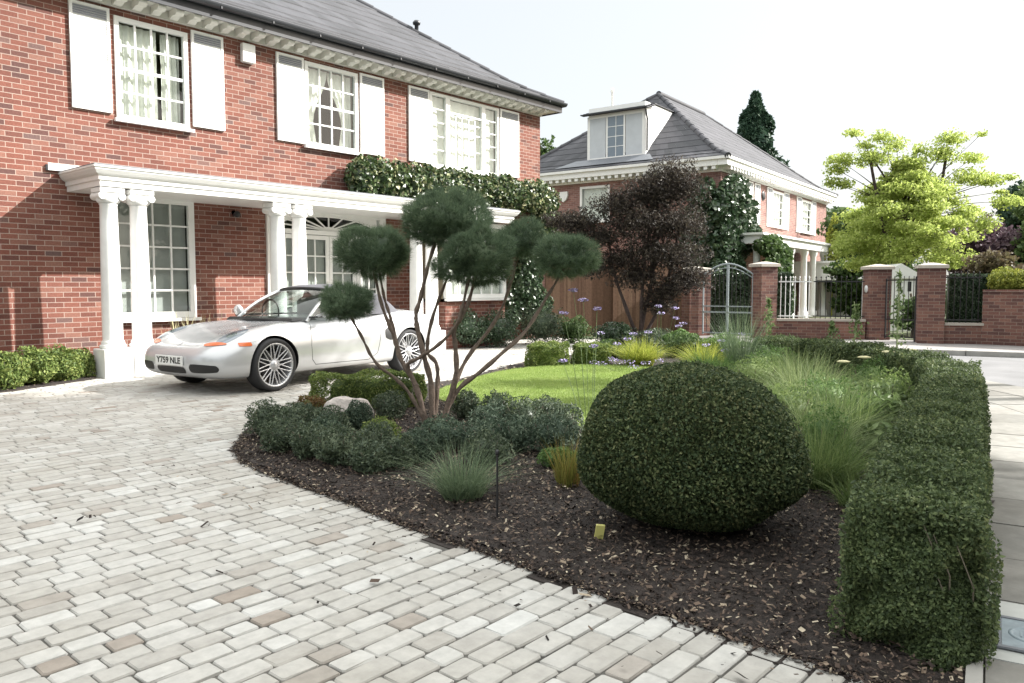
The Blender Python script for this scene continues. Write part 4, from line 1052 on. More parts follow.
for sg in (0, 1):
    s_ = 1 if sg else -1
    def sg_(u, v):
        tx = Vector(top(.0+.50*u, sg)); bx = Vector((.60-1.12*u, s_*(.725+.012*math.sin(u*3)), .862)); 
        if u < .001: tx = Vector(ws(sg, 1))
        return tuple(bx.lerp(tx, v))
    mb = MB(); grid(mb, sg_, 10, 4); gl = mb.build('side_window', M['carglass'], CAR)
    mb = MB(); mb.tube([sg_(u/10, 0) for u in range(11)], .012, 6); mb.tube([sg_(u/10, 1) for u in range(11)], .016, 6); mb.build('window_trim', M['blackp'], gl)
    mb = MB(); mb.tube([(.46,s_*.72,.87),(.44,s_*.80,.90)],.02,6); c = (.44,s_*.865,.925)
    mb.lathe([(0,-.045),(.05,-.035),(.075,.0),(.07,.03),(.06,.04),(0,.04)], (c[0]+.0,c[1],c[2]), 18, 'x'); mb.build('door_mirror', M['paint'], CAR)
mb = MB(); mb.box(-.75,.62,-.66,.66,.55,.58); mb.box(.58,.62,-.66,.66,.58,.82); mb.box(-.78,-.74,-.6,.6,.58,.9); mb.build('cabin_lining', M['blackp'], CAR)
mb = MB(); mb.cbox((.60,0,.80),(.42,1.28,.10),bev=.03); mb.build('dashboard', M['blackp'], CAR)
for y_ in (.35, -.35):
    mb = MB(); mb.cbox((-.12,y_,.66),(.5,.46,.14),bev=.04); mb.cbox((-.42,y_,.85),(.14,.46,.5),bev=.05); mb.cbox((-.44,y_,1.10),(.10,.26,.16),bev=.04); mb.build('seat', M['seat'], CAR)
mb = MB(); mb.lathe([(.17,-.012),(.185,0),(.17,.012),(.158,0),(.17,-.012)], (.32,-.35,.90), 24, 'x'); mb.build('steering_wheel', M['blackp'], CAR)
# wheels
def make_wheel(sg):
    mb = MB(); w = .112
    pr = [(.245,-w*.9),(.285,-w),(.305,-w*.92),(.316,-w*.72),(.318,0),(.316,w*.72),(.305,w*.92),(.285,w),(.258,w*.9),(.245,w*.8)]
    mb.lathe([(r, h) for r, h in pr], (0,0,0), 56, 'y'); t = mb.build('wheel', M['rubber'], CAR)
    mb = MB(); s = sg
    mb.lathe([(.262,s*.092),(.266,s*.101),(.252,s*.103),(.242,s*.094),(.236,s*.05),(.232,-s*.09),(.245,-s*.1)], (0,0,0), 56, 'y')
    for k in range(12):
        a = 2*math.pi*k/12
        for da in (-.62, .62):
            r0_, r1_ = .052, .243; a0, a1 = a, a+da*.72
            p0 = (r0_*math.cos(a0), s*.070, r0_*math.sin(a0)); p1 = (r1_*math.cos(a1), s*.090, r1_*math.sin(a1)); pm = ((p0[0]+p1[0])/2, s*.078, (p0[2]+p1[2])/2)
            mb.tube([p0, pm, p1], [.0085,.0070,.0085], 5)
    mb.lathe([(0,s*.098),(.028,s*.096),(.036,s*.088),(.06,s*.078),(.066,s*.05),(.0,s*.05)], (0,0,0), 24, 'y')
    mb.build('rim', M['alloy'], t)
    mb = MB(); mb.lathe([(0,s*.0),(.165,s*.0),(.165,s*.02),(0,s*.02)],(0,0,0),32,'y'); mb.build('brake_disc', M['iron'], t)
    return t
for sg in (1, -1):
    t = make_wheel(sg); t.location = (AX[0][0], sg*.762, .318); t2 = copy_tree(t, CAR); t2.location = (AX[1][0], sg*.762, .318)
    t.rotation_euler = (0, .2, 0); t2.rotation_euler = (0, .7, 0)

# ------------------------------------------------------------------ clipped shrubs and hedge
t = thing('clipped_shrub', 'large rounded dark evergreen shrub clipped into a dome on the bark mulch', 'shrub', (3.86,2.05,0))
mb = MB(); n = 125000; c = (0,0,.41); rad = (.595,.595,.475)
P, Nn = ball_pts(n, c, rad, 11, 3.2, .055, .15, .03, .86); 
rad_ = np.hypot(P[:, 0], P[:, 1]); zt_ = np.clip((.38-P[:, 2])/.38, 0, 1); k = 1 + .05*zt_*(1-zt_)*1.6
q_ = np.clip(np.abs(P[:, 2]-.41)/.475, 0, .97); k = (1-q_**2.1)**(1/2.1)/np.sqrt(1-q_**2); P[:, 0] *= k; P[:, 1] *= k
leaf_add(mb, P, Nn, .0185, .25, .5)
P, Nn = ball_pts(5200, c, (.612,.612,.490), 11, 3.2, .035, .05, .25, .86); leaf_add(mb, P, rdir(len(P)), .018, .1, .45)
mb.T = None; core_add(mb, c, rad, 11, 3.2, .035, .86, low=.8); tag(mb.build('foliage', M['yew'], t))
mb = MB()
for k in range(7):
    a = k*.9; mb.tube([(.03*math.cos(a),.03*math.sin(a),0),(.12*math.cos(a),.12*math.sin(a),.15),(.3*math.cos(a),.3*math.sin(a),.4)],[.016,.011,.005],6)
mb.build('stem', M['bark_g'], t)

# low hedge: swept box along the footpath and round the far side of the bed
HP = [(2.95,.745),(4.0,.945),(5.5,1.21),(7.1,1.50),(8.2,1.73),(9.05,2.10),(9.75,2.68),(10.6,3.5),(11.5,4.45),(12.2,5.3)]
HPa = np.array(HP)+np.array([.005,-.03]); SL = np.concatenate([[0], np.cumsum(np.linalg.norm(np.diff(HPa, axis=0), axis=1))])
def hp(s):
    x = np.interp(s, SL, HPa[:, 0]); y = np.interp(s, SL, HPa[:, 1]); e = .15
    dx = np.interp(s+e, SL, HPa[:, 0])-np.interp(s-e, SL, HPa[:, 0]); dy = np.interp(s+e, SL, HPa[:, 1])-np.interp(s-e, SL, HPa[:, 1]); l = np.hypot(dx, dy)+1e-9
    return x, y, dx/l, dy/l
tot = SL[-1]; HH = lambda s: np.interp(s, [0,.6,5,8,tot], [.52,.555,.58,.58,.50])
def hedge_pts(n, smin, smax):
    s = smin+(smax-smin)*RNG.random(n); face = RNG.random(n); hw = np.interp(s, [0,1.5], [.238,.215])
    x, y, ux, uy = hp(s); h = HH(s)*(1+.04*np.sin(s*5.1)+.035*np.sin(s*13+1)+.02*np.sin(s*29))
    top_ = face < .36; side = np.where(RNG.random(n) < .5, 1, -1)
    o = np.where(top_, (RNG.random(n)*2-1)*hw, side*hw); z = np.where(top_, h, RNG.random(n)**.85*h)
    # rounded upper edge, uneven sides and layers below the skin
    bulge = 1+.08*np.sin(s*4.3+z*6)+.07*np.sin(s*11+z*9+side)+.05*np.sin(s*23+z*17); o = o*bulge
    edge = np.clip((z/h-.85)/.15, 0, 1); o = np.where(top_, o, o*(1-.10*edge)); z = np.where(top_, z-.10*(np.abs(o)/hw)**2.4, z)
    dep = (.075*RNG.random(n)**1.3)*(1+.6*np.sin(s*17+z*13)*np.sin(s*7-z*11)); o = np.where(top_, o, o-side*dep); z = np.where(top_, z-dep, z)
    P = np.stack([x-uy*o, y+ux*o, z], 1); Nn = np.where(top_[:, None], np.array([[0,0,1.]]), np.stack([-uy*side, ux*side, 0*s], 1))
    return P, Nn
t = thing('clipped_hedge', 'long low clipped hedge following the footpath along the edge of the bed', 'hedge', (0,0,0))
mb = MB()
P, Nn = hedge_pts(115000, 0, 3.0); leaf_add(mb, P, Nn, .0165, .3, .5)
P, Nn = hedge_pts(60000, 3.0, 6.5); leaf_add(mb, P, Nn, .021, .4, .55)
P, Nn = hedge_pts(50000, 6.5, tot); leaf_add(mb, P, Nn, .032, .4, .55)
# near end face
n = 46000; x, y, ux, uy = hp(np.zeros(n)); o = (RNG.random(n)*2-1)*.218; z = RNG.random(n)*.55; dep = .07*RNG.random(n)-.02
dep = dep + .16*np.clip((z-.33)/.22, 0, 1)**2 + .09*(np.abs(o)/.218)**3 + .025*np.sin(o*25+z*18)+.035*np.sin(o*11-z*9)+.02*np.sin(z*31+o*14); z = z*(1-.10*(np.abs(o)/.218)**3)
P = np.stack([x-uy*o+ux*dep, y+ux*o+uy*dep, z], 1); leaf_add(mb, P, np.stack([-ux,-uy,0*x], 1), .0165, .3, .5)
# loose new shoots on top
P, Nn = hedge_pts(16000, 0, tot); P[:, 2] += .035*RNG.random(len(P)); leaf_add(mb, P[P[:, 2] > .5], rdir((P[:, 2] > .5).sum()), .024, .1, .4)
s_ = np.arange(0.17, tot, .15); V = []
for s in s_:
    x, y, ux, uy = hp(s); h = float(HH(s)); 
    for o, z in ((-.15,.02),(-.15,h-.14),(.15,h-.14),(.15,.02)): V.append((x-uy*o, y+ux*o, z))
F = [(4*i+k, 4*i+k+1, 4*i+5+k, 4*i+4+k) for i in range(len(s_)-1) for k in range(3)] + [(0,1,2,3), tuple(4*(len(s_)-1)+k for k in (3,2,1,0))]
mb.add(V, F); mb.build('foliage', M['hedge'], t)
mb = MB()
for s in np.arange(.05, 6, .11):
    x, y, ux, uy = [float(q) for q in hp(s)]; o = random.uniform(-.12,.12)
    mb.tube([(x-uy*o,y+ux*o,0),(x-uy*(o+.03),y+ux*(o+.03),.2),(x-uy*o*1.6,y+ux*o*1.6,.42)],[.010,.007,.004],5)
for k in range(5):
    x, y, ux, uy = [float(q) for q in hp(.0)]; o = random.uniform(-.2,.1); z = random.uniform(.12,.3); x += ux*.035; y += uy*.035
    mb.tube([(x-uy*o+ux*.05,y+ux*o+uy*.05,z-.1),(x-uy*o-ux*.01,y+ux*o-uy*.01,z+.06),(x-uy*(o+.05)-ux*.02,y+ux*(o+.05),z+.2)],[.004,.003,.0015],5)
mb.build('twigs', M['bark_g'], t)

def shrub(name, label, cat, x, y, r, h, mat, leaf=.03, n=2600, group=None, upright=.0, seed=None, stems=True, asp=.45, squash=1.0, flat=.4):
    t = thing(name, label, cat, (x,y,0), 0, group); seed = seed or int(x*100+y*37)
    mb = MB(); zc = h*.5; c = (0,0,zc); rad = (r, r*squash, h*.55)
    P, Nn = ball_pts(n, c, rad, seed, 4., .17, .42, .005, .95)
    Nn = norm(Nn + np.array([0,0,upright])); leaf_add(mb, P, Nn, leaf, flat, asp)
    core_add(mb, c, rad, seed, 4., .17, .60, nu=12, nv=8, low=.8); mb.build('foliage', M[mat], t)
    if stems:
        mb = MB()
        for k in range(6):
            a = k*1.05+.3; mb.tube([(.02*math.cos(a),.02*math.sin(a),0),(r*.35*math.cos(a),r*.35*math.sin(a),h*.3),(r*.75*math.cos(a),r*.75*math.sin(a),h*.8)],[.009,.006,.003],5)
        mb.build('stem', M['bark_g'], t)
    return t
def block(name, label, cat, x, y, L_, W_, h, rz, mat, n, leaf, group=None):
    """square clipped box plant"""
    t = thing(name, label, cat, (x,y,0), rz, group); mb = MB()
    f = RNG.random(n); u, v, w = RNG.random((3, n)); u, v = u*2-1, v*2-1
    top_ = f < .4; ex = (f >= .4) & (f < .7); sx = np.sign(RNG.random(n)-.5)
    X = np.where(top_, u, np.where(ex, sx, u))*L_/2; Y = np.where(top_, v, np.where(ex, v, sx))*W_/2; Z = np.where(top_, 1, w)*h
    d = .05*RNG.random(n)**1.4; X *= 1-d*2; Y *= 1-d*2; Z -= d*.6
    nn = np.stack([np.where(ex, sx, 0), np.where(~top_ & ~ex, sx, 0), np.where(top_, 1., 0)], 1)
    rr = np.maximum(np.abs(X)/(L_/2), np.abs(Y)/(W_/2)); Z -= .06*np.clip(rr-.75, 0, 1)**2*8*top_*h*.3
    wob = 1+.10*np.sin(X*9+3*Z)+.08*np.sin(Y*11+Z*7+1)+.05*np.sin(X*21+Z*15); X *= wob; Y *= wob; Z *= 1+.07*np.sin(X*8+Y*6)+.05*np.sin(X*19-Y*15)
    leaf_add(mb, np.stack([X,Y,Z], 1), nn, leaf, .4, .55); mb.cbox((0,0,h*.42),(L_*.76,W_*.72,h*.80),bev=.05); mb.build('foliage', M[mat], t)
    return t
block('box_plant', 'low square clipped box hedge, sunlit on top, between the car and the pine', 'hedge', 5.42,6.72,1.12,.5,.36,R(-42),'box',17000,.022)
block('box_plant', 'rounded clipped box bush at the far lawn edge, the left one of two', 'shrub', 10.12,8.05,.66,.5,.37,R(-30),'box',6500,.03,'box bushes at the far lawn edge')
block('box_plant', 'smaller clipped box bush at the far lawn edge, right of its twin', 'shrub', 10.78,7.66,.55,.5,.34,R(-30),'box',6000,.03,'box bushes at the far lawn edge')
for x, y, r, h, lb in ((3.30,11.45,.32,.46,'leafy green shrub at the foot of the brick wall, leftmost of the row'),(3.72,11.62,.27,.47,'leafy green shrub at the foot of the brick wall, second from the left'),(4.10,11.80,.25,.45,'bushy green shrub at the foot of the wall, third of the row'),(4.42,12.02,.20,.40,'small green shrub closest to the column plinth'),(2.75,11.35,.3,.45,'leafy green shrub at the wall, just past the left picture edge')):
    shrub('green_shrub', lb, 'shrub', x, y, r, h, 'box', .045, 3200, 'shrubs at the foot of the brick wall')
mb = MB(); mb.prism([(-1,10.4),(1.5,10.75),(3.3,11.12),(4.52,11.72),(4.60,12.88),(-1,12.88)], -.10, .02); tag(mb.build('wall_border', M['soil']), kind='structure')
P = scatter([(1.5,10.75),(3.3,11.12),(4.52,11.72),(4.60,12.88),(1,12.88)], 2500); mb = MB(); chips_add(mb, P, .02, .02, .05); tag(mb.build('wall_border_mulch', M['chips']), 'strip of bark mulch under the shrubs at the brick wall', 'mulch', kind='stuff')
gH = 'low grey green shrubs at the driveway side of the bed'
for x, y, r, h, mt, lb in ((3.72,6.03,.19,.26,'hebe','low grey green shrub at the far left tip of the bed'),(3.46,5.42,.16,.22,'hebe','low grey green shrub near the bed tip, in front of the leftmost one'),
 (3.46,5.05,.15,.22,'hebe','low grey green shrub at the bed edge, third back from the blue grass tuft side'),(3.45,4.69,.17,.23,'hebe','broad low grey green shrub in the middle of the bed edge row'),(3.47,4.34,.13,.17,'hebe','smallest grey green shrub nearest the driveway edge'),
 (3.70,4.30,.13,.19,'hebe','small grey green shrub behind the smallest one'),(3.92,4.32,.14,.20,'lav','small blue green shrub left of the tall blue grass tuft'),(4.11,6.10,.17,.22,'hebe','grey green shrub left of the pale rock, behind the bed tip'),
 (4.06,5.60,.16,.22,'hebe','dark green shrub right in front of the pale rock'),(4.45,5.72,.13,.21,'lav','blue green shrub right of the pale rock'),(5.05,5.98,.16,.22,'hebe','dark shrub between the box hedge and the pine stems'),
 (4.64,6.72,.17,.17,'red_leaf','bronze tinted low shrub left of the clipped box hedge'),(4.10,4.97,.15,.19,'box','yellowish green low shrub in front of the pine'),(4.32,4.52,.22,.22,'lav','bushy blue grey plant in front of the pine stems'),
 (4.50,4.22,.20,.21,'lav','bushy blue grey plant right in front of the pine, nearer the grass tuft'),(5.46,5.33,.13,.24,'hebe','dark shrub right of the pine at the lawn edge'),(5.46,4.93,.14,.26,'hebe','dark shrub at the near lawn edge, second right of the pine'),
 (5.19,4.36,.20,.29,'hebe','tall grey green shrub before the lawn, third right of the pine'),(5.20,3.96,.17,.28,'hebe','grey green shrub before the lawn closest to the dome shrub'),(4.66,4.02,.17,.24,'lav','blue grey plant between the pine and the dark stake'),
 (4.78,3.72,.20,.27,'lav','blue grey plant between the dark stake and the lawn'),(5.10,3.42,.18,.25,'hebe','dark green shrub close behind the left side of the dome shrub'),(4.15,3.85,.17,.21,'hebe','low green shrub right behind the blue grass tuft'),(4.45,3.42,.13,.12,'fern','tiny pale green plant in the mulch right of the dark stake'),(4.95,4.55,.18,.26,'lav','blue grey plant at the right foot of the pine'),(5.5,4.35,.17,.27,'hebe','dark shrub on the lawn side of the blue grey plants'),
 (3.75,5.75,.17,.23,'hebe','grey green shrub just right of the bed tip'),(3.85,4.75,.15,.2,'hebe','grey green shrub in the second row before the pine'),(3.78,5.25,.15,.21,'lav','blue green shrub in the second row near the bed tip')):
    shrub('low_shrub', lb, 'shrub', x, y, r*1.04, h*1.18, mt, .030, 2500, gH, .7, asp=.28, flat=.25)
for x, y, r, h, mt, lb in ((12.1,11.75,.45,.78,'ivy_d','dark arching shrub against the bay brickwork, left of the pair'),(12.7,11.45,.42,.72,'ivy_d','dark arching shrub against the bay brickwork, right of the pair'),(13.9,11.2,.55,.85,'hebe','blue grey leafy shrub at the house corner before the timber fence'),(14.7,10.9,.45,.6,'mid','green shrub between the house corner and the maple'),
  (14.44,8.58,.40,.42,'hebe','blue green clump at the foot of the purple maple'),(14.31,7.92,.36,.42,'fern','soft green clump right of the maple foot'),(11.95,8.10,.26,.34,'mid','small green shrub right of the two box bushes'),(13.5,8.75,.17,.5,'ivy_d','small dark upright conifer before the timber fence'),
  (13.2,7.2,.4,.4,'mid','low leafy clump at the back of the bed below the brick pier'),(12.9,6.3,.4,.45,'fern','feathery green clump at the back of the bed before the arched gate'),(12.4,7.5,.3,.35,'hebe','grey green clump behind the yellow grass'),(14.9,9.9,.5,.5,'ivy_d','dark green shrub under the timber fence')):
    shrub('border_shrub', lb, 'shrub', x, y, r, h, mt, .05, 2600, 'mixed shrubs at the back of the bed')
for x, y, r, h, lb in ((7.25,2.02,.20,.33,'pale broad leaved plant beside the inside of the hedge'),(7.95,2.32,.20,.36,'broad leaved green plant behind the pale one, inside the hedge'),(6.3,1.75,.18,.26,'low broad leaved plant at the foot of the hedge')):
    shrub('leafy_plant', lb, 'plant', x, y, r, h, 'mid2', .08, 420, None, .6, asp=.4)

for x, y, r, h, mt, lb in ((5.55,1.95,.24,.42,'fern','feathery green perennial squeezed between the dome shrub and the hedge'),(6.4,2.55,.28,.48,'peren','light green perennial clump behind the dome shrub'),(7.35,2.55,.30,.50,'fern','mixed green perennial clump beside the arching grass'),
  (8.3,2.25,.24,.44,'peren','light green perennial inside the hedge, before its bend'),(6.9,3.35,.32,.44,'peren','soft green perennial at the right lawn edge'),(9.3,2.75,.26,.46,'fern','green perennial under the cream yarrow heads'),(8.9,3.9,.34,.46,'peren','light green perennial beyond the large arching grass'),
  (10.3,4.3,.34,.5,'fern','green perennial near the far end of the hedge'),(4.95,2.35,.2,.36,'fern','small green perennial just behind the crown of the dome shrub'),(11.3,4.9,.34,.5,'mid','dark leafed perennial at the hedge end')):
    shrub('perennial', lb, 'plant', x, y, r, h, mt, .035, 2200, 'green perennials between the dome shrub and the hedge', .7, asp=.28, flat=.2)

# ------------------------------------------------------------------ grasses
def grass(name, label, x, y, r, h, mat, n, width, spread=.8, droop=.6, group=None, heads=False):
    t = thing(name, label, 'grass', (x,y,0), 0, group); mb = MB()
    a = RNG.random(n)*6.28; q = r*.55*np.sqrt(RNG.random(n)); base = np.stack([q*np.cos(a), q*np.sin(a), 0*q], 1)
    aa = a + RNG.normal(0, 1.0, n); le = spread*1.25*RNG.random(n)**.9; lean = np.stack([np.cos(aa)*le, np.sin(aa)*le], 1)
    blades_add(mb, base, h*(.35+.85*RNG.random(n)), lean, width*1.25, 5, droop*1.35); mb.build('blades', M[mat], t)
    return t
grass('grass_tuft', 'blue green ornamental grass tuft at the front of the bed mulch', 3.40,3.36,.20,.40,'grass_blue',900,.0042,.9,.7)
grass('grass_tuft', 'bronze and yellow grass tuft left of the dome shrub', 4.08,3.06,.13,.33,'carex',260,.006,.45,.4)
grass('grass_tuft', 'bright yellow grass clump at the far edge of the lawn', 11.1,6.87,.36,.50,'grass_y',1500,.012,.75,.8)
gg = 'tall soft grasses inside the hedge'
for x, y, r, h, mt, nb, w, sp, dr, lb in ((5.15,1.80,.30,.52,'grass',1300,.0055,.8,.8,'fresh green feathery grass right behind the dome shrub'),(6.95,2.25,.34,.58,'grass',1300,.007,.95,1.0,'arching green grass beside the hedge, middle of the row'),
  (7.95,2.95,.44,.66,'grass_p',1500,.008,.95,1.0,'large arching green grass in the middle of the bed'),(9.9,3.9,.42,.58,'grass',1300,.010,1.0,1.0,'soft green grass near the far hedge curve'),(10.9,5.05,.30,1.05,'grass_blue',420,.008,.40,.5,'tall thin pale grass standing before the arched gate'),
  (11.2,5.8,.32,.50,'grass_y',900,.012,.8,.8,'yellowish grass right of the yellow clump'),(8.9,2.42,.26,.46,'grass',900,.008,.9,.9,'small green grass inside the hedge bend'),(10.4,5.25,.34,.45,'fern',1100,.010,.9,.9,'low green grass at the right lawn end'),
  (6.0,2.15,.34,.60,'grass_p',1300,.0065,.9,1.0,'green grass between the feathery grass and the arching one'),(9.0,3.4,.44,.62,'grass_p',1400,.009,1.0,1.0,'pale arching grass behind the large green one'),(5.6,2.55,.26,.40,'fern',1000,.007,.9,.9,'low fern like grass beside the dome shrub'),(8.5,4.0,.38,.48,'grass',1100,.009,1.0,.9,'low green grass right of the lawn'),
  (4.75,1.45,.18,.30,'grass',300,.0055,.8,.8,'short yellow green tuft between dome shrub and hedge'),(7.3,3.1,.32,.42,'fern',1000,.009,1.0,.9,'low feathery green tuft at the lawn edge behind the dome')):
    grass('tall_grass', lb, x, y, r, h, mt, nb, w, sp, dr, gg)

# ------------------------------------------------------------------ flowers, stake, rock, tag
def verbena(label, heads, root, group='mauve flowered plants', hr=.04, dn=48):
    t = thing('verbena', label, 'flower', (*root,0), 0, group)
    st = MB(); fl = MB()
    for hx, hy, hz in heads:
        p = Vector((hx-root[0], hy-root[1], hz)); b = Vector((p.x*.25, p.y*.25, 0)); mid = b.lerp(p, .55)+Vector((random.uniform(-.02,.02), random.uniform(-.02,.02), 0))
        st.tube([b, mid, p], [.0035,.0028,.002], 4)
        for k in range(dn):
            d = rdir(1)[0]; c = np.array(p) + d*np.array([hr, hr, hr*.35]); 
            leaf_add(fl, c[None], np.array([[0,0,1.]]), .020, .6, .9)
        if hz > .5: st.tube([mid, mid+Vector((.05,.02,.14))], [.002,.0015], 4)
    st.build('stem', M['stem'], t); fl.build('flower_heads', M['mauve'], t)
    return t
verbena('tall thin stemmed mauve flower standing at the near lawn edge', [(5.89,4.37,1.27),(5.95,4.3,1.18),(6.03,4.2,1.1),(5.82,4.43,1.06),(5.80,4.42,.62),(6.05,4.25,.75)], (5.75,4.05))
verbena('mauve flower cluster on wiry stems before the maple, left side', [(10.25,6.47,.59),(10.4,6.3,.62),(10.08,6.65,.44),(9.93,6.84,.6),(10.3,6.6,.5)], (10.6,6.9), hr=.06)
verbena('tallest mauve flower group before the sunlit brick pier', [(10.52,6.2,1.01),(10.69,6.01,.98),(10.69,5.99,.83),(10.6,6.2,.9),(10.75,5.9,.75),(10.8,6.0,.7)], (10.9,6.4), hr=.055)
verbena('mauve flower group before the arched gate', [(10.97,5.63,.42),(11.15,5.41,.34),(11.33,5.22,.59),(11.0,5.4,.5)], (11.1,5.6), hr=.06)
verbena('low carpet of mauve flowers at the lawn edge', [(9.75,6.7,.16),(9.95,6.55,.18),(10.2,6.5,.17),(10.35,6.3,.15),(10.1,6.75,.2),(10.5,6.15,.19),(9.85,6.9,.16),(10.0,6.3,.12)], (10.2,6.6), hr=.08, dn=40)
t = thing('yarrow', 'flat cream yellow flower heads by the far hedge bend', 'flower', (9.7,2.75,0)); st = MB(); fl = MB()
for x, y, z in ((-.25,.12,.50),(-.05,-.08,.56),(0,-.15,.42),(.12,-.28,.58),(-.4,.3,.45),(.2,-.1,.5)):
    st.tube([(x*.3,y*.3,0),(x*.8,y*.8,z*.6),(x,y,z)],[.005,.004,.003],4); fl.lathe([(0,.012),(.04,.01),(.075,.0),(.07,-.012),(0,-.02)],(x,y,z),12)
st.build('stem', M['stem'], t); fl.build('flower_heads', M['cream'], t)
def spike(label, x, y, h, s=1):
    t = thing('flower_spike', label, 'plant', (x,y,0), 0, 'tall pale flower spikes'); mb = MB(); pts = [(0,0,0),(.03*s,.02,h*.4),(-.02*s,0,h*.75),(.05*s,.02,h)]
    mb.tube(pts, [.014,.012,.009,.004], 6); mb.build('stem', M['stem_p'], t)
    mb = MB(); n = 170; k = RNG.random(n)**.7; z = h*(.25+.72*k); P = np.stack([.07*RNG.normal(size=n)*(1.2-k), .07*RNG.normal(size=n)*(1.2-k), z], 1); leaf_add(mb, P, np.tile([[0,0,1.]], (n, 1)), .07, .3, .35); mb.build('leaves', M['mid2'], t)
spike('tall pale flower spike seen in front of the walk-through gate', 11.45,3.05,1.55); spike('shorter pale flower spike left of the tallest one', 11.3,3.55,1.1,-1); spike('shortest pale flower spike by the low railing wall', 11.1,3.8,.85)
spike('thin pale spike in front of the tall pier beside the arched gate', 12.6,5.35,1.15,-1)
t = thing('pampas_plant', 'pale spiky leaved plant under the lower window behind the car', 'plant', (6.35,12.45,0)); mb = MB(); n = 60
a = RNG.random(n)*6.28; le = .6*RNG.random(n); blades_add(mb, np.stack([.25*RNG.normal(size=n), .05*RNG.normal(size=n), 0*a], 1), .65+.35*RNG.random(n), np.stack([np.cos(a)*le, np.sin(a)*le*.5], 1), .035, 4, .3); mb.build('blades', M['cream'], t)
mb = MB(); mb.tube([(3.20,2.89,0),(3.20,2.89,.37)],.006,6); mb.lathe([(0,.37),(.011,.375),(.011,.40),(0,.405)],(3.2,2.89,0),8)
tag(mb.build('metal_stake', M['iron']), 'thin dark metal stake standing in the mulch before the dome shrub', 'stake')
mb = MB(); mb.cbox((0,0,.045),(.045,.012,.085),bev=.004); tg = mb.build('plant_tag', M['tag']); tg.location = (3.30,2.28,.004); tg.rotation_euler = (.25,.1,R(-45)); tag(tg, 'small pale yellow plant tag at the foot of the dome shrub', 'plant tag')
import bmesh
bm = bmesh.new(); bmesh.ops.create_icosphere(bm, subdivisions=4, radius=1)
for v in bm.verts:
    d = np.array(v.co)[None]; k = lump(d, 5, 2.2, .22)[0]*lump(d, 8, 6, .06)[0]; v.co = Vector((v.co.x*k*.23, v.co.y*k*.17, max(-.3, v.co.z)*k*.17+.05))
me = bpy.data.meshes.new('rock'); bm.to_mesh(me); bm.free(); me.materials.append(M['rock'])
for p in me.polygons: p.use_smooth = False
o = bpy.data.objects.new('rock', me); COL.objects.link(o); o.location = (4.62,6.12,.02); tag(o, 'pale pinkish rock among the low shrubs near the driveway', 'rock')
mb = MB(); n = 24; P = np.column_stack([2.66-RNG.random(n)**1.5*1.1, .9+RNG.random(n)*4.2]); chips_add(mb, P, .002, .03, .07); tag(mb.build('fallen_twigs', M['chips']), 'dark fallen twigs and leaf scraps lying on the paving blocks', 'twigs', kind='stuff')

# ------------------------------------------------------------------ cloud-pruned pine
PB = (5.05,5.40)
pine = thing('cloud_pruned_pine', 'many stemmed cloud pruned pine with six rounded needle pads rising over the bed', 'tree', (*PB,0))
def sub_(pts): return [(a-PB[0], b-PB[1], c) for a, b, c in pts]
stems = [([(5.02,5.41,-.02),(4.96,5.45,.14),(4.85,5.55,.38),(4.63,5.68,.61),(4.53,5.74,.83),(4.41,5.76,1.04)],.020,.011),
 ([(5.02,5.42,-.02),(4.99,5.54,.37),(4.94,5.7,.63),(4.95,5.79,.81),(4.92,5.93,1.11),(4.88,6.0,1.45)],.030,.014),
 ([(4.94,5.7,.63),(4.98,5.88,1.0),(4.99,5.98,1.19),(4.98,6.04,1.45)],.018,.012),
 ([(5.04,5.37,-.02),(5.04,5.38,.38),(4.99,5.43,.68),(4.99,5.53,1.01),(5.03,5.51,1.19),(5.09,5.47,1.49),(5.18,5.42,1.80)],.030,.015),
 ([(4.99,5.54,.37),(4.92,5.57,.57),(4.93,5.41,.65),(5.01,5.18,.82),(5.08,5.05,1.02),(5.12,4.96,1.40)],.020,.013),
 ([(5.1,5.31,-.02),(5.14,5.16,.46),(5.12,5.14,.76),(5.08,5.11,.91),(5.13,5.0,1.12),(5.17,4.92,1.42)],.028,.014),
 ([(5.12,5.33,-.02),(5.24,5.32,.29),(5.43,5.29,.62),(5.73,5.15,1.03),(5.88,5.03,1.60)],.026,.013),
 ([(5.09,5.32,-.02),(5.16,5.19,.31),(5.31,4.97,.54),(5.6,4.74,.86),(5.8,4.62,1.19),(5.93,4.51,1.48)],.026,.012),
 ([(5.06,5.36,-.02),(5.17,5.43,.52),(5.15,5.55,.7),(5.17,5.48,1.04),(5.14,5.25,1.40)],.024,.013)]
def crooked(pts, r0_, r1_, k=5):
    pts = [Vector(p) for p in pts]; out = []; m = len(pts)
    for i in range(m-1):
        p0, p1, p2, p3 = pts[max(i-1,0)], pts[i], pts[i+1], pts[min(i+2,m-1)]
        for j in range(k):
            t = j/k; q = .5*((2*p1)+(-p0+p2)*t+(2*p0-5*p1+4*p2-p3)*t*t+(-p0+3*p1-3*p2+p3)*t**3)
            out.append(q + Vector((random.uniform(-.004,.004),)*3))
    out.append(pts[-1]); n = len(out)
    return out, [r0_+(r1_-r0_)*i/(n-1)*1.0 + (.004*math.sin(i*1.9)) for i in range(n)]
for pts, ra, rb in stems:
    mb = MB(); q, rr = crooked(sub_(pts), ra, rb); mb.tube(q, rr, 9); mb.build('stem', M['bark'], pine)
pads = [((4.38,5.79,1.14),(.215,.22,.155)),((4.90,6.01,1.62),(.335,.33,.225)),((5.23,5.38,1.90),(.345,.34,.255)),((5.16,4.94,1.55),(.30,.31,.265)),((5.90,5.02,1.73),(.215,.23,.165)),((5.95,4.50,1.58),(.285,.28,.19))]
tops = [s[0][-1] for s in stems]
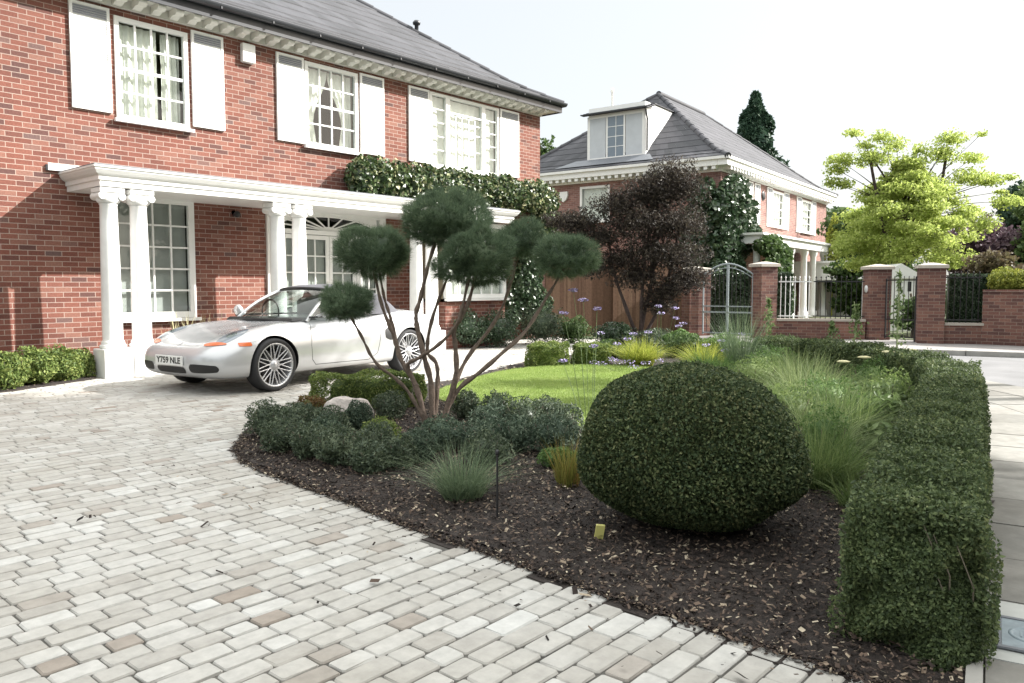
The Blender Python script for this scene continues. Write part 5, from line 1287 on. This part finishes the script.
for k, (c, rad) in enumerate(pads):
    mb = MB(); c0 = np.array(c)-np.array([PB[0],PB[1],0]); vol = rad[0]*rad[2]
    ns = int(14500*vol); P, Nn = ball_pts(ns, c0, rad, 40+k, 3.9, .20, .24, None, .78)
    nn = 26; B = np.repeat(P, nn, 0); axis = norm(Nn*.75+np.array([0,0,.55])+rdir(len(P))*.35); AXs = np.repeat(axis, nn, 0)
    D_r = norm(AXs*.85 + rdir(len(B))*.75); L_n = (.05+.045*RNG.random(len(B)))[:, None]; wv = norm(np.cross(D_r, rdir(len(B))))*.0016
    Bs = B + AXs*(.03*RNG.random((len(B), 1)))
    V = np.stack([Bs-wv, Bs+wv, Bs+D_r*L_n], 1).reshape(-1, 3); mb.add(V, (np.arange(len(B))*3)[:, None]+np.arange(3)[None])
    core_add(mb, c0, rad, 40+k, 3.9, .20, .68, low=.7); pd = mb.build('needle_pad', M['needle'], pine)
    mb = MB(); tp = min(tops, key=lambda q: math.dist(q, c)); tp = np.array(tp)-np.array([PB[0],PB[1],0])
    for j in range(9):
        d = rdir(1)[0]; d[2] = abs(d[2])*.4; e = c0 + d*np.array(rad)*.8; mb.tube([tuple(tp), tuple((tp+e)/2+np.array([0,0,.03])), tuple(e)], [.010,.007,.003], 5)
    mb.build('twigs', M['bark'], pd)

# ------------------------------------------------------------------ trees
def tree(name, label, cat, base, trunk, r0_, limbs, clumps, mat, bark, leaf, dens, group=None, flat=.35, shell=.75, asp=.5, layered=0, core=0):
    t = thing(name, label, cat, (*base,0), 0, group); b = np.array([base[0], base[1], 0])
    mb = MB()
    for k, pts in enumerate(trunk):
        q, rr = crooked([tuple(np.array(p)-b) for p in pts], r0_*(1 if k == 0 else .7), r0_*.35, 4); mb.tube(q, [max(.008, x) for x in rr], 8)
    for p, q in limbs:
        p, q = np.array(p)-b, np.array(q)-b; m_ = (p+q)/2 + np.array([0,0,.03*np.linalg.norm(q-p)]); pts, rr = crooked([tuple(p), tuple(m_), tuple(q)], r0_*.32, r0_*.07, 4); mb.tube(pts, [max(.006, x*.7) for x in rr], 6)
    mb.build('trunk', M[bark], t)
    mb = MB()
    for i, (c, rad) in enumerate(clumps):
        rad = np.array(rad) if hasattr(rad, '__len__') else np.array([rad, rad, rad*.7])
        n = int(dens*rad[0]*rad[1]*4); P, Nn = ball_pts(n, np.array(c)-b, rad, 200+i, 3.5/max(.4, rad[0])**.3, .22, shell, None, .8)
        if layered: P[:, 2] = np.round((P[:, 2]+.25*P[:, 0])/layered)*layered - .25*P[:, 0] + RNG.normal(0, layered*.16, len(P))
        leaf_add(mb, P, norm(Nn+np.array([0,0,.5])), leaf, flat, asp)
        if core: core_add(mb, np.array(c)-b, rad, 200+i, 3.0, .2, core, nu=12, nv=8)
    mb.build('crown', M[mat], t)
    return t
# purple japanese maple in front of the timber fence
MBs = (15.23,9.43)
mc = [((15.7,8.96,3.75),(.55,.55,.42)),((15.84,8.75,3.45),(.5,.5,.38)),((15.36,9.3,3.45),(.65,.6,.40)),((14.91,9.79,3.12),(.62,.6,.38)),((14.30,10.42,2.72),(.55,.5,.28)),((14.62,10.05,2.42),(.55,.5,.30)),((15.17,9.43,2.75),(.8,.75,.42)),
      ((15.70,8.84,2.70),(.75,.7,.42)),((15.28,9.23,2.10),(.6,.6,.36)),((14.83,9.72,1.92),(.42,.42,.24)),((15.66,8.75,1.95),(.62,.6,.42)),((15.80,8.55,1.45),(.55,.5,.34)),((15.50,8.95,1.25),(.42,.4,.26)),((15.5,9.15,3.3),(.5,.5,.4)),((14.15,10.55,2.35),(.55,.5,.3)),((14.5,10.2,1.75),(.5,.45,.28)),((15.1,9.5,1.55),(.6,.5,.35)),((15.45,9.1,.95),(.45,.4,.3)),((14.0,10.7,2.75),(.4,.4,.2))]
tree('purple_maple', 'dark purple japanese maple with several stems in front of the timber fence', 'tree', MBs,
     [[(15.23,9.43,0),(15.25,9.40,.5),(15.35,9.25,1.3),(15.45,9.1,2.6)],[(15.2,9.45,.1),(15.0,9.65,.8),(14.8,9.85,1.6),(14.7,9.95,2.4)],[(15.27,9.40,.1),(15.5,9.1,.9),(15.65,8.9,1.8),(15.8,8.75,2.9)],[(15.25,9.42,.2),(15.15,9.35,1.0),(15.2,9.3,2.0),(15.4,9.2,3.2)]], .065,
     [((15.35,9.25,1.5), c) for c, r in mc], [(c, tuple(q*1.08 for q in r)) for c, r in mc], 'maple', 'bark_d', .075, 1900, layered=.10, shell=.95, asp=.28)
# lime green tree behind the boundary wall
rr_ = random.Random(21); bc = []
for k in range(155):
    a, q, zz = rr_.random()*6.28, math.sqrt(rr_.random()), rr_.random()
    w = math.sin(math.pi*min(1, .28+.80*zz))**.6
    bc.append(((27.15+2.15*q*w*math.cos(a), 7.1+2.15*q*w*math.sin(a), 2.3+3.1*zz-.35*q), (rr_.uniform(.26,.56),)*2+(rr_.uniform(.16,.34),)))
bc += [((26.5,8.0,5.35),(.75,.7,.40)),((25.95,8.8,5.30),(.55,.5,.22)),((25.9,8.85,5.0),(.4,.4,.2)),((27.0,7.45,5.75),(.45,.4,.3)),((26.7,7.8,6.0),(.45,.4,.22)),((26.2,8.5,6.15),(.35,.3,.14)),((27.9,6.35,5.5),(.7,.6,.40)),((28.1,6.1,5.95),(.55,.5,.26)),((28.55,5.6,5.35),(.5,.4,.22)),((28.9,5.2,4.65),(.55,.5,.25)),((28.5,5.7,4.75),(.7,.6,.3)),((29.3,4.75,4.0),(.5,.5,.24)),((28.8,5.3,3.3),(.6,.5,.35)),((28.7,5.4,6.1),(.22,.2,.1)),((26.35,8.2,5.75),(.3,.3,.16)),((27.45,6.9,5.6),(.3,.3,.2)),((25.75,9.0,4.6),(.35,.3,.2)),((29.35,4.7,4.75),(.28,.25,.14)),((26.0,8.7,4.55),(.4,.4,.2)),((29.2,4.9,4.3),(.2,.2,.1))]
tree('lime_green_tree', 'spreading bright lime green tree standing behind the brick garden piers', 'tree', (27.1,7.1), [[(27.1,7.1,-.1),(27.15,7.1,1.5),(27.1,7.2,3.0),(27.2,7.1,4.6)],[(27.1,7.1,1.8),(26.7,7.6,3.0),(26.4,8.0,5.2)],[(27.1,7.1,2.0),(27.7,6.5,3.2),(28.0,6.2,5.6)]], .11,
     [((27.15+.1*math.sin(k),7.1,2.2+.02*k if k < 155 else 3.6), c) for k, (c, r) in enumerate(bc) if k % 5 == 0 or k > 154], bc, 'lime', 'bark_d', .088, 700, shell=.98, asp=.5)
for k in range(0): pass
def conifer(label, x, y, h, r, mat='conifer', n=15000, leaf=.3, group=None):
    t = thing('conifer', label, 'tree', (x,y,0), 0, group); mb = MB(); mb.tube([(0,0,-.1),(0,0,h*.5),(0,0,h*.97)],[r*.12,r*.07,.03],8); mb.build('trunk', M['bark_d'], t)
    mb = MB(); k = RNG.random(n)**.75; z = h*(.12+.88*k); a = RNG.random(n)*6.28; lay = .72+.28*np.sin(z*2.6+2*np.sin(a*2)); q = r*(1-k)**.8*(.35+.65*np.sqrt(RNG.random(n)))*lay*(1+.25*np.sin(a*5+z*1.3))+.06
    P = np.stack([q*np.cos(a), q*np.sin(a), z-q*.15], 1); leaf_add(mb, P, norm(np.stack([np.cos(a), np.sin(a), .5+0*a], 1)), leaf, .4, .4); mb.build('crown', M[mat], t); return t
conifer('tall blue green conifer rising behind the neighbouring roof', 43.7, 19.6, 12.3, 3.7, leaf=.4)
def blobtree(label, x, y, h, r, mat, leaf=.22, dens=420, name='background_tree', zc=.62, seed=0, group='background trees'):
    rr = random.Random(seed+int(x*10)); cl = []
    for k in range(11):
        a = rr.random()*6.28; q = r*.62*math.sqrt(rr.random()); cl.append(((x+q*math.cos(a), y+q*math.sin(a), h*zc+rr.uniform(-.30,.27)*h), (r*rr.uniform(.35,.58),)*2+(h*.16,)))
    return tree(name, label, 'tree', (x,y), [[(x,y,-.1),(x+.1,y,h*.3),(x,y+.1,h*.75)]], r*.09, [((x,y,h*.35), c) for c, _ in cl], cl, mat, 'bark_g', leaf, dens, group, core=.55)
blobtree('small leafy tree just showing beyond the corner of the brick house', 31.2,24.9,9.0,1.9,'mid')
blobtree('dark green tree behind the far end of the neighbouring house', 37.5,11.4,5.2,2.0,'mid', zc=.5)
blobtree('dark green bush behind the railings left of the lime tree', 31.2,9.6,2.8,1.2,'mid', zc=.42)
blobtree('plum coloured tree right of the lime green tree', 34.2,6.2,4.6,1.7,'plum', zc=.6, leaf=.2)
blobtree('pale green tree at the right edge behind the golden hedge', 34.0,3.9,5.2,2.0,'mid2', zc=.55)
blobtree('dark blue green tree showing above the pale one at the right', 41,5.6,5.7,2.1,'conifer', zc=.6)
blobtree('light green garden tree beyond the long wall, out to the right', 33.0,.2,6.0,2.6,'mid2')
blobtree('brown tinged bush behind the golden hedge', 24.6,4.0,2.35,1.1,'brownb', zc=.55, leaf=.12, dens=900)
blobtree('mid green bush behind the dark railing panel', 23.3,4.6,1.9,1.0,'mid', zc=.42, leaf=.1, dens=1000)
blobtree('green bush behind the walk-through gate', 23.6,5.9,1.5,.9,'mid', zc=.4, leaf=.1, dens=1000)
blobtree('dense dark tree far behind the garden wall', 46,13.2,6.5,3.2,'mid', zc=.5)
# golden hedge on the right wall
t = thing('golden_hedge', 'golden topped hedge growing over the long brick wall at the right', 'hedge', (20.9,3.7,0), R(-92.5)); mb = MB()
n = 26000; s = RNG.random(n)*10; a = RNG.random(n)*3.14; rr = .40*(1-.3*RNG.random(n))*(1+.18*np.sin(s*3)+.1*np.sin(s*7.3))
P = np.stack([s, .35+rr*np.cos(a)*1.1, 1.36+rr*np.sin(a)*.85-.12*(rr*0+RNG.random(n))], 1); leaf_add(mb, P, norm(np.stack([0*s, np.cos(a), np.sin(a)], 1)), .07, .4, .5)
mb.box(.05,9.95,.08,.62,.0,1.45); mb.build('foliage', M['gold'], t)
t = thing('dark_hedge', 'dark clipped hedge directly behind the black railing panel', 'hedge', (20.75,4.45,0), R(-70)); mb = MB(); n = 9000; P = np.stack([RNG.random(n)*.85, .08*RNG.random(n), .1+1.5*RNG.random(n)], 1); leaf_add(mb, P, np.tile([[0,-1.,.3]], (n, 1)), .05, .35, .5); mb.box(.02,.83,.06,.5,0,1.55); mb.build('foliage', M['ivy_d'], t)

# ------------------------------------------------------------------ climbers
def climber(name, label, blobs, mat, leaf, dens, loc=(0,0,0), rz=0, stem=None):
    t = thing(name, label, 'climber', loc, rz); mb = MB()
    for i, (c, rad) in enumerate(blobs):
        n = int(dens*(rad[0]*rad[2]*4+rad[1]*rad[2]*2)); P, Nn = ball_pts(n, c, rad, 300+i, 3.5, .12, .35, None)
        leaf_add(mb, P, norm(Nn+np.array([0,-.3,.3])), leaf, .45, .7); core_add(mb, c, rad, 300+i, 3.5, .12, .72, nu=14, nv=8)
    f = mb.build('foliage', M[mat], t)
    if stem:
        mb = MB()
        for pts in stem: mb.tube(pts, [.02]*(len(pts)-1)+[.01], 6)
        mb.build('stem', M['bark_g'], t)
bl = [((9.97+k*.42, 12.55, 3.44+.03*math.sin(k*2.1)+(.02*k*.3)), (.36,.30,.42)) for k in range(14)] + [((15.85,12.7,3.3),(.45,.36,.55)),((16.0,12.75,2.8),(.32,.3,.42)),((15.6,12.62,2.35),(.36,.25,.4))]
climber('variegated_ivy', 'cream edged variegated ivy heaped on the portico roof under the upper windows', bl, 'ivy', .085, 1050, stem=[[(15.7,12.86,0),(15.8,12.84,1.5),(15.7,12.84,3)]])
climber('dark_climber', 'dark green climber hanging at the right corner of the brick house', [((15.3,12.62,1.9),(.5,.24,.55)),((15.0,12.6,1.25),(.5,.26,.6)),((15.5,12.62,.7),(.5,.28,.6)),((14.5,12.7,.8),(.4,.24,.6))], 'ivy_d', .09, 900, stem=[[(15.2,12.84,0),(15.3,12.84,1.8)]])
climber('big_ivy', 'large glossy ivy climbing the corner of the neighbouring house', [((1.2,.15,4.7),(1.2,.32,.65)),((.3,.2,3.9),(.8,.45,.9)),((1.7,.05,3.9),(1.2,.4,.9)),((2.3,.0,3.2),(1.0,.4,.6)),((.5,.1,2.9),(1.1,.45,.8)),((1.9,0,3.1),(.8,.35,.6)),((.4,0,1.9),(1.2,.5,.8)),((.5,.0,.9),(1.3,.5,.9)),((-.05,.9,3.4),(.35,.8,1.2)),((-.05,1.2,2.2),(.35,.9,1.0)),((-.05,.9,4.6),(.35,.55,.6))], 'ivy_d', .17, 330, (26.21,12.73,0), R(5.3), stem=[[(.6,.3,0),(.7,.36,2.5)]])
climber('porch_climber', 'light green climber spilling over the left end of the white porch', [((1.4,-1.1,2.75),(1.0,.4,.40)),((2.4,-1.2,2.5),(.9,.35,.40)),((1.6,-1.3,1.8),(1.2,.4,.7)),((1.8,-1.4,.8),(1.2,.4,.8))], 'mid', .16, 420, (26.21,12.73,0), R(5.3))
t = thing('upright_shrub', 'small yellow green upright shrub at the far end of the porch roof', 'shrub', (36.6,12.6,0)); mb = MB(); P, Nn = ball_pts(1500, (0,0,3.1), (.35,.35,1.3), 9, 3, .2, .5); leaf_add(mb, P, Nn, .14, .3, .4); mb.tube([(0,0,0),(0,0,2.6)],.05,6); mb.build('foliage', M['grass_y'], t)
mb = MB(); t = thing('ivy_hedge', 'dark ivy mass behind the arched iron gate', 'hedge', (20.3,9.9,0), R(-62)); n = 14000; P = np.stack([RNG.random(n)*2.2-.4, .15*RNG.random(n)*(1+np.sin(np.arange(n))), 1.7*RNG.random(n)**.9], 1); leaf_add(mb, P, np.tile([[0,-1.,.3]], (n, 1)), .07, .35, .7); mb.box(-.35,1.75,.15,.5,0,1.6); mb.build('foliage', M['ivy_d'], t)

# trees out of the frame on the right: they shade the bed as in the photograph
def shade_tree(label, x, y, h, r, dens, n=14, seed=1, zmin=.62):
    rr = random.Random(seed); cl = []
    for k in range(n):
        a = rr.random()*6.28; q = r*.75*math.sqrt(rr.random()); cl.append(((x+q*math.cos(a), y+q*math.sin(a), h*(zmin+(1-zmin)*rr.random())), (r*.42,r*.42,r*.26)))
    tree('street_tree', label, 'tree', (x,y), [[(x,y,-.15),(x+.1,y,h*.35),(x-.1,y,h*.8)]], .17, [((x,y,h*.45), c) for c, _ in cl], cl, 'mid', 'bark_g', .13, dens, 'street trees beyond the footpath', shell=.8)
mb = MB(); mb.prism([(8.5,-10.5),(18.5,-11),(18.6,-4.5),(16.9,.2),(13.8,-.8),(9.3,-2.4)], -.12, -.04); tag(mb.build('grass_verge', M['ground']), kind='structure')
shade_tree('tall broad street tree on the verge nearest the camera, out of view to the right', 10.5,-9.3,13.5,3.4,300,34,3,.50)
shade_tree('tall broad street tree closest to the footpath, out of view to the right', 10.6,-3.5,14.5,3.3,300,38,8,.48)
shade_tree('tall street tree at the back of the verge, out of view to the right', 15.8,-10.6,14.0,3.0,300,26,11,.50)
shade_tree('very tall slender street tree at the far side of the verge, out of view', 18.2,-5.3,18.8,3.0,300,32,15,.70)
shade_tree('small street tree at the far end of the verge, out of view to the right', 15.3,-1.0,7.4,1.6,190,11,5)
for k, (x, y, h, r) in enumerate(((-12,-19,9.5,4.2),(-3,-21,11,4.6),(6,-20,10,4.4),(15,-22,11,4.6),(24,-20,10,4.4),(33,-19,10,4.4),(-17,-8,9,4),(-16,3,9.5,4.2),(-15,12,9,4))):
    blobtree(['bushy tree in the row across the road behind the camera','bushy tree in the row beyond the drive, left of the camera'][k > 5]+', number %d' % (k+1) if False else
             ['first','second','third','fourth','fifth','sixth','first','second','third'][k]+(' tree from the drive end in the row across the road behind the camera' if k < 6 else ' tree from the road in the row left of the driveway'), x, y, h, r, 'mid', .5, 75, zc=.5, group='trees out of view around the drive')

# ------------------------------------------------------------------ light, sky, camera
S = Vector((1.1,-1.0,1.03)).normalized()
sun = bpy.data.lights.new('sun', 'SUN'); sun.energy = 5.0; sun.angle = R(.55); sun.color = (1,.97,.92)
so = bpy.data.objects.new('sun', sun); COL.objects.link(so); so.rotation_euler = S.to_track_quat('Z', 'Y').to_euler()
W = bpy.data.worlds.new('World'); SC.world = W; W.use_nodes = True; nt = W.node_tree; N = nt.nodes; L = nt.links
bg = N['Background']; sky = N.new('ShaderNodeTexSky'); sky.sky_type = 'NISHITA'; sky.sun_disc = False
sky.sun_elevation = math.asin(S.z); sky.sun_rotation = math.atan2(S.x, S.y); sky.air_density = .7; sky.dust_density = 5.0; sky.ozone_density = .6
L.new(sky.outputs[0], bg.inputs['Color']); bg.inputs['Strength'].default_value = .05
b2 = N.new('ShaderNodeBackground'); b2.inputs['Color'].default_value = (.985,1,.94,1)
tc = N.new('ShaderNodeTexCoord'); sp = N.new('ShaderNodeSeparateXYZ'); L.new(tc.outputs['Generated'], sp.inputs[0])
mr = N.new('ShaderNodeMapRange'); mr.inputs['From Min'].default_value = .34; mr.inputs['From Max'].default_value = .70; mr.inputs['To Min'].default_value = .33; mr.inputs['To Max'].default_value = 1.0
L.new(sp.outputs[2], mr.inputs['Value']); L.new(mr.outputs[0], b2.inputs['Strength'])   # added pale sky fill, strengthened overhead to brighten the shaded ground
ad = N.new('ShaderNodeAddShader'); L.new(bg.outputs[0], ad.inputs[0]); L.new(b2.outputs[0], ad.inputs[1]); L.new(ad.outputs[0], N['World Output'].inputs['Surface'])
cam = bpy.data.cameras.new('camera'); cam.sensor_width = 36; cam.lens = 790/1024*36; cam.clip_end = 1500; cam.clip_start = .05
co = bpy.data.objects.new('camera', cam); COL.objects.link(co); SC.camera = co
yaw = R(41); pit = R(3.95); fwv = Vector((math.cos(yaw)*math.cos(pit), math.sin(yaw)*math.cos(pit), -math.sin(pit)))
co.location = (0,0,1.3); co.rotation_euler = fwv.to_track_quat('-Z', 'Y').to_euler()
SC.view_settings.view_transform = 'Standard'; SC.view_settings.look = 'None'; SC.view_settings.exposure = 1.16; SC.view_settings.gamma = 1
SC.cycles.max_bounces = 8; SC.cycles.transparent_max_bounces = 12; SC.cycles.use_denoising = True
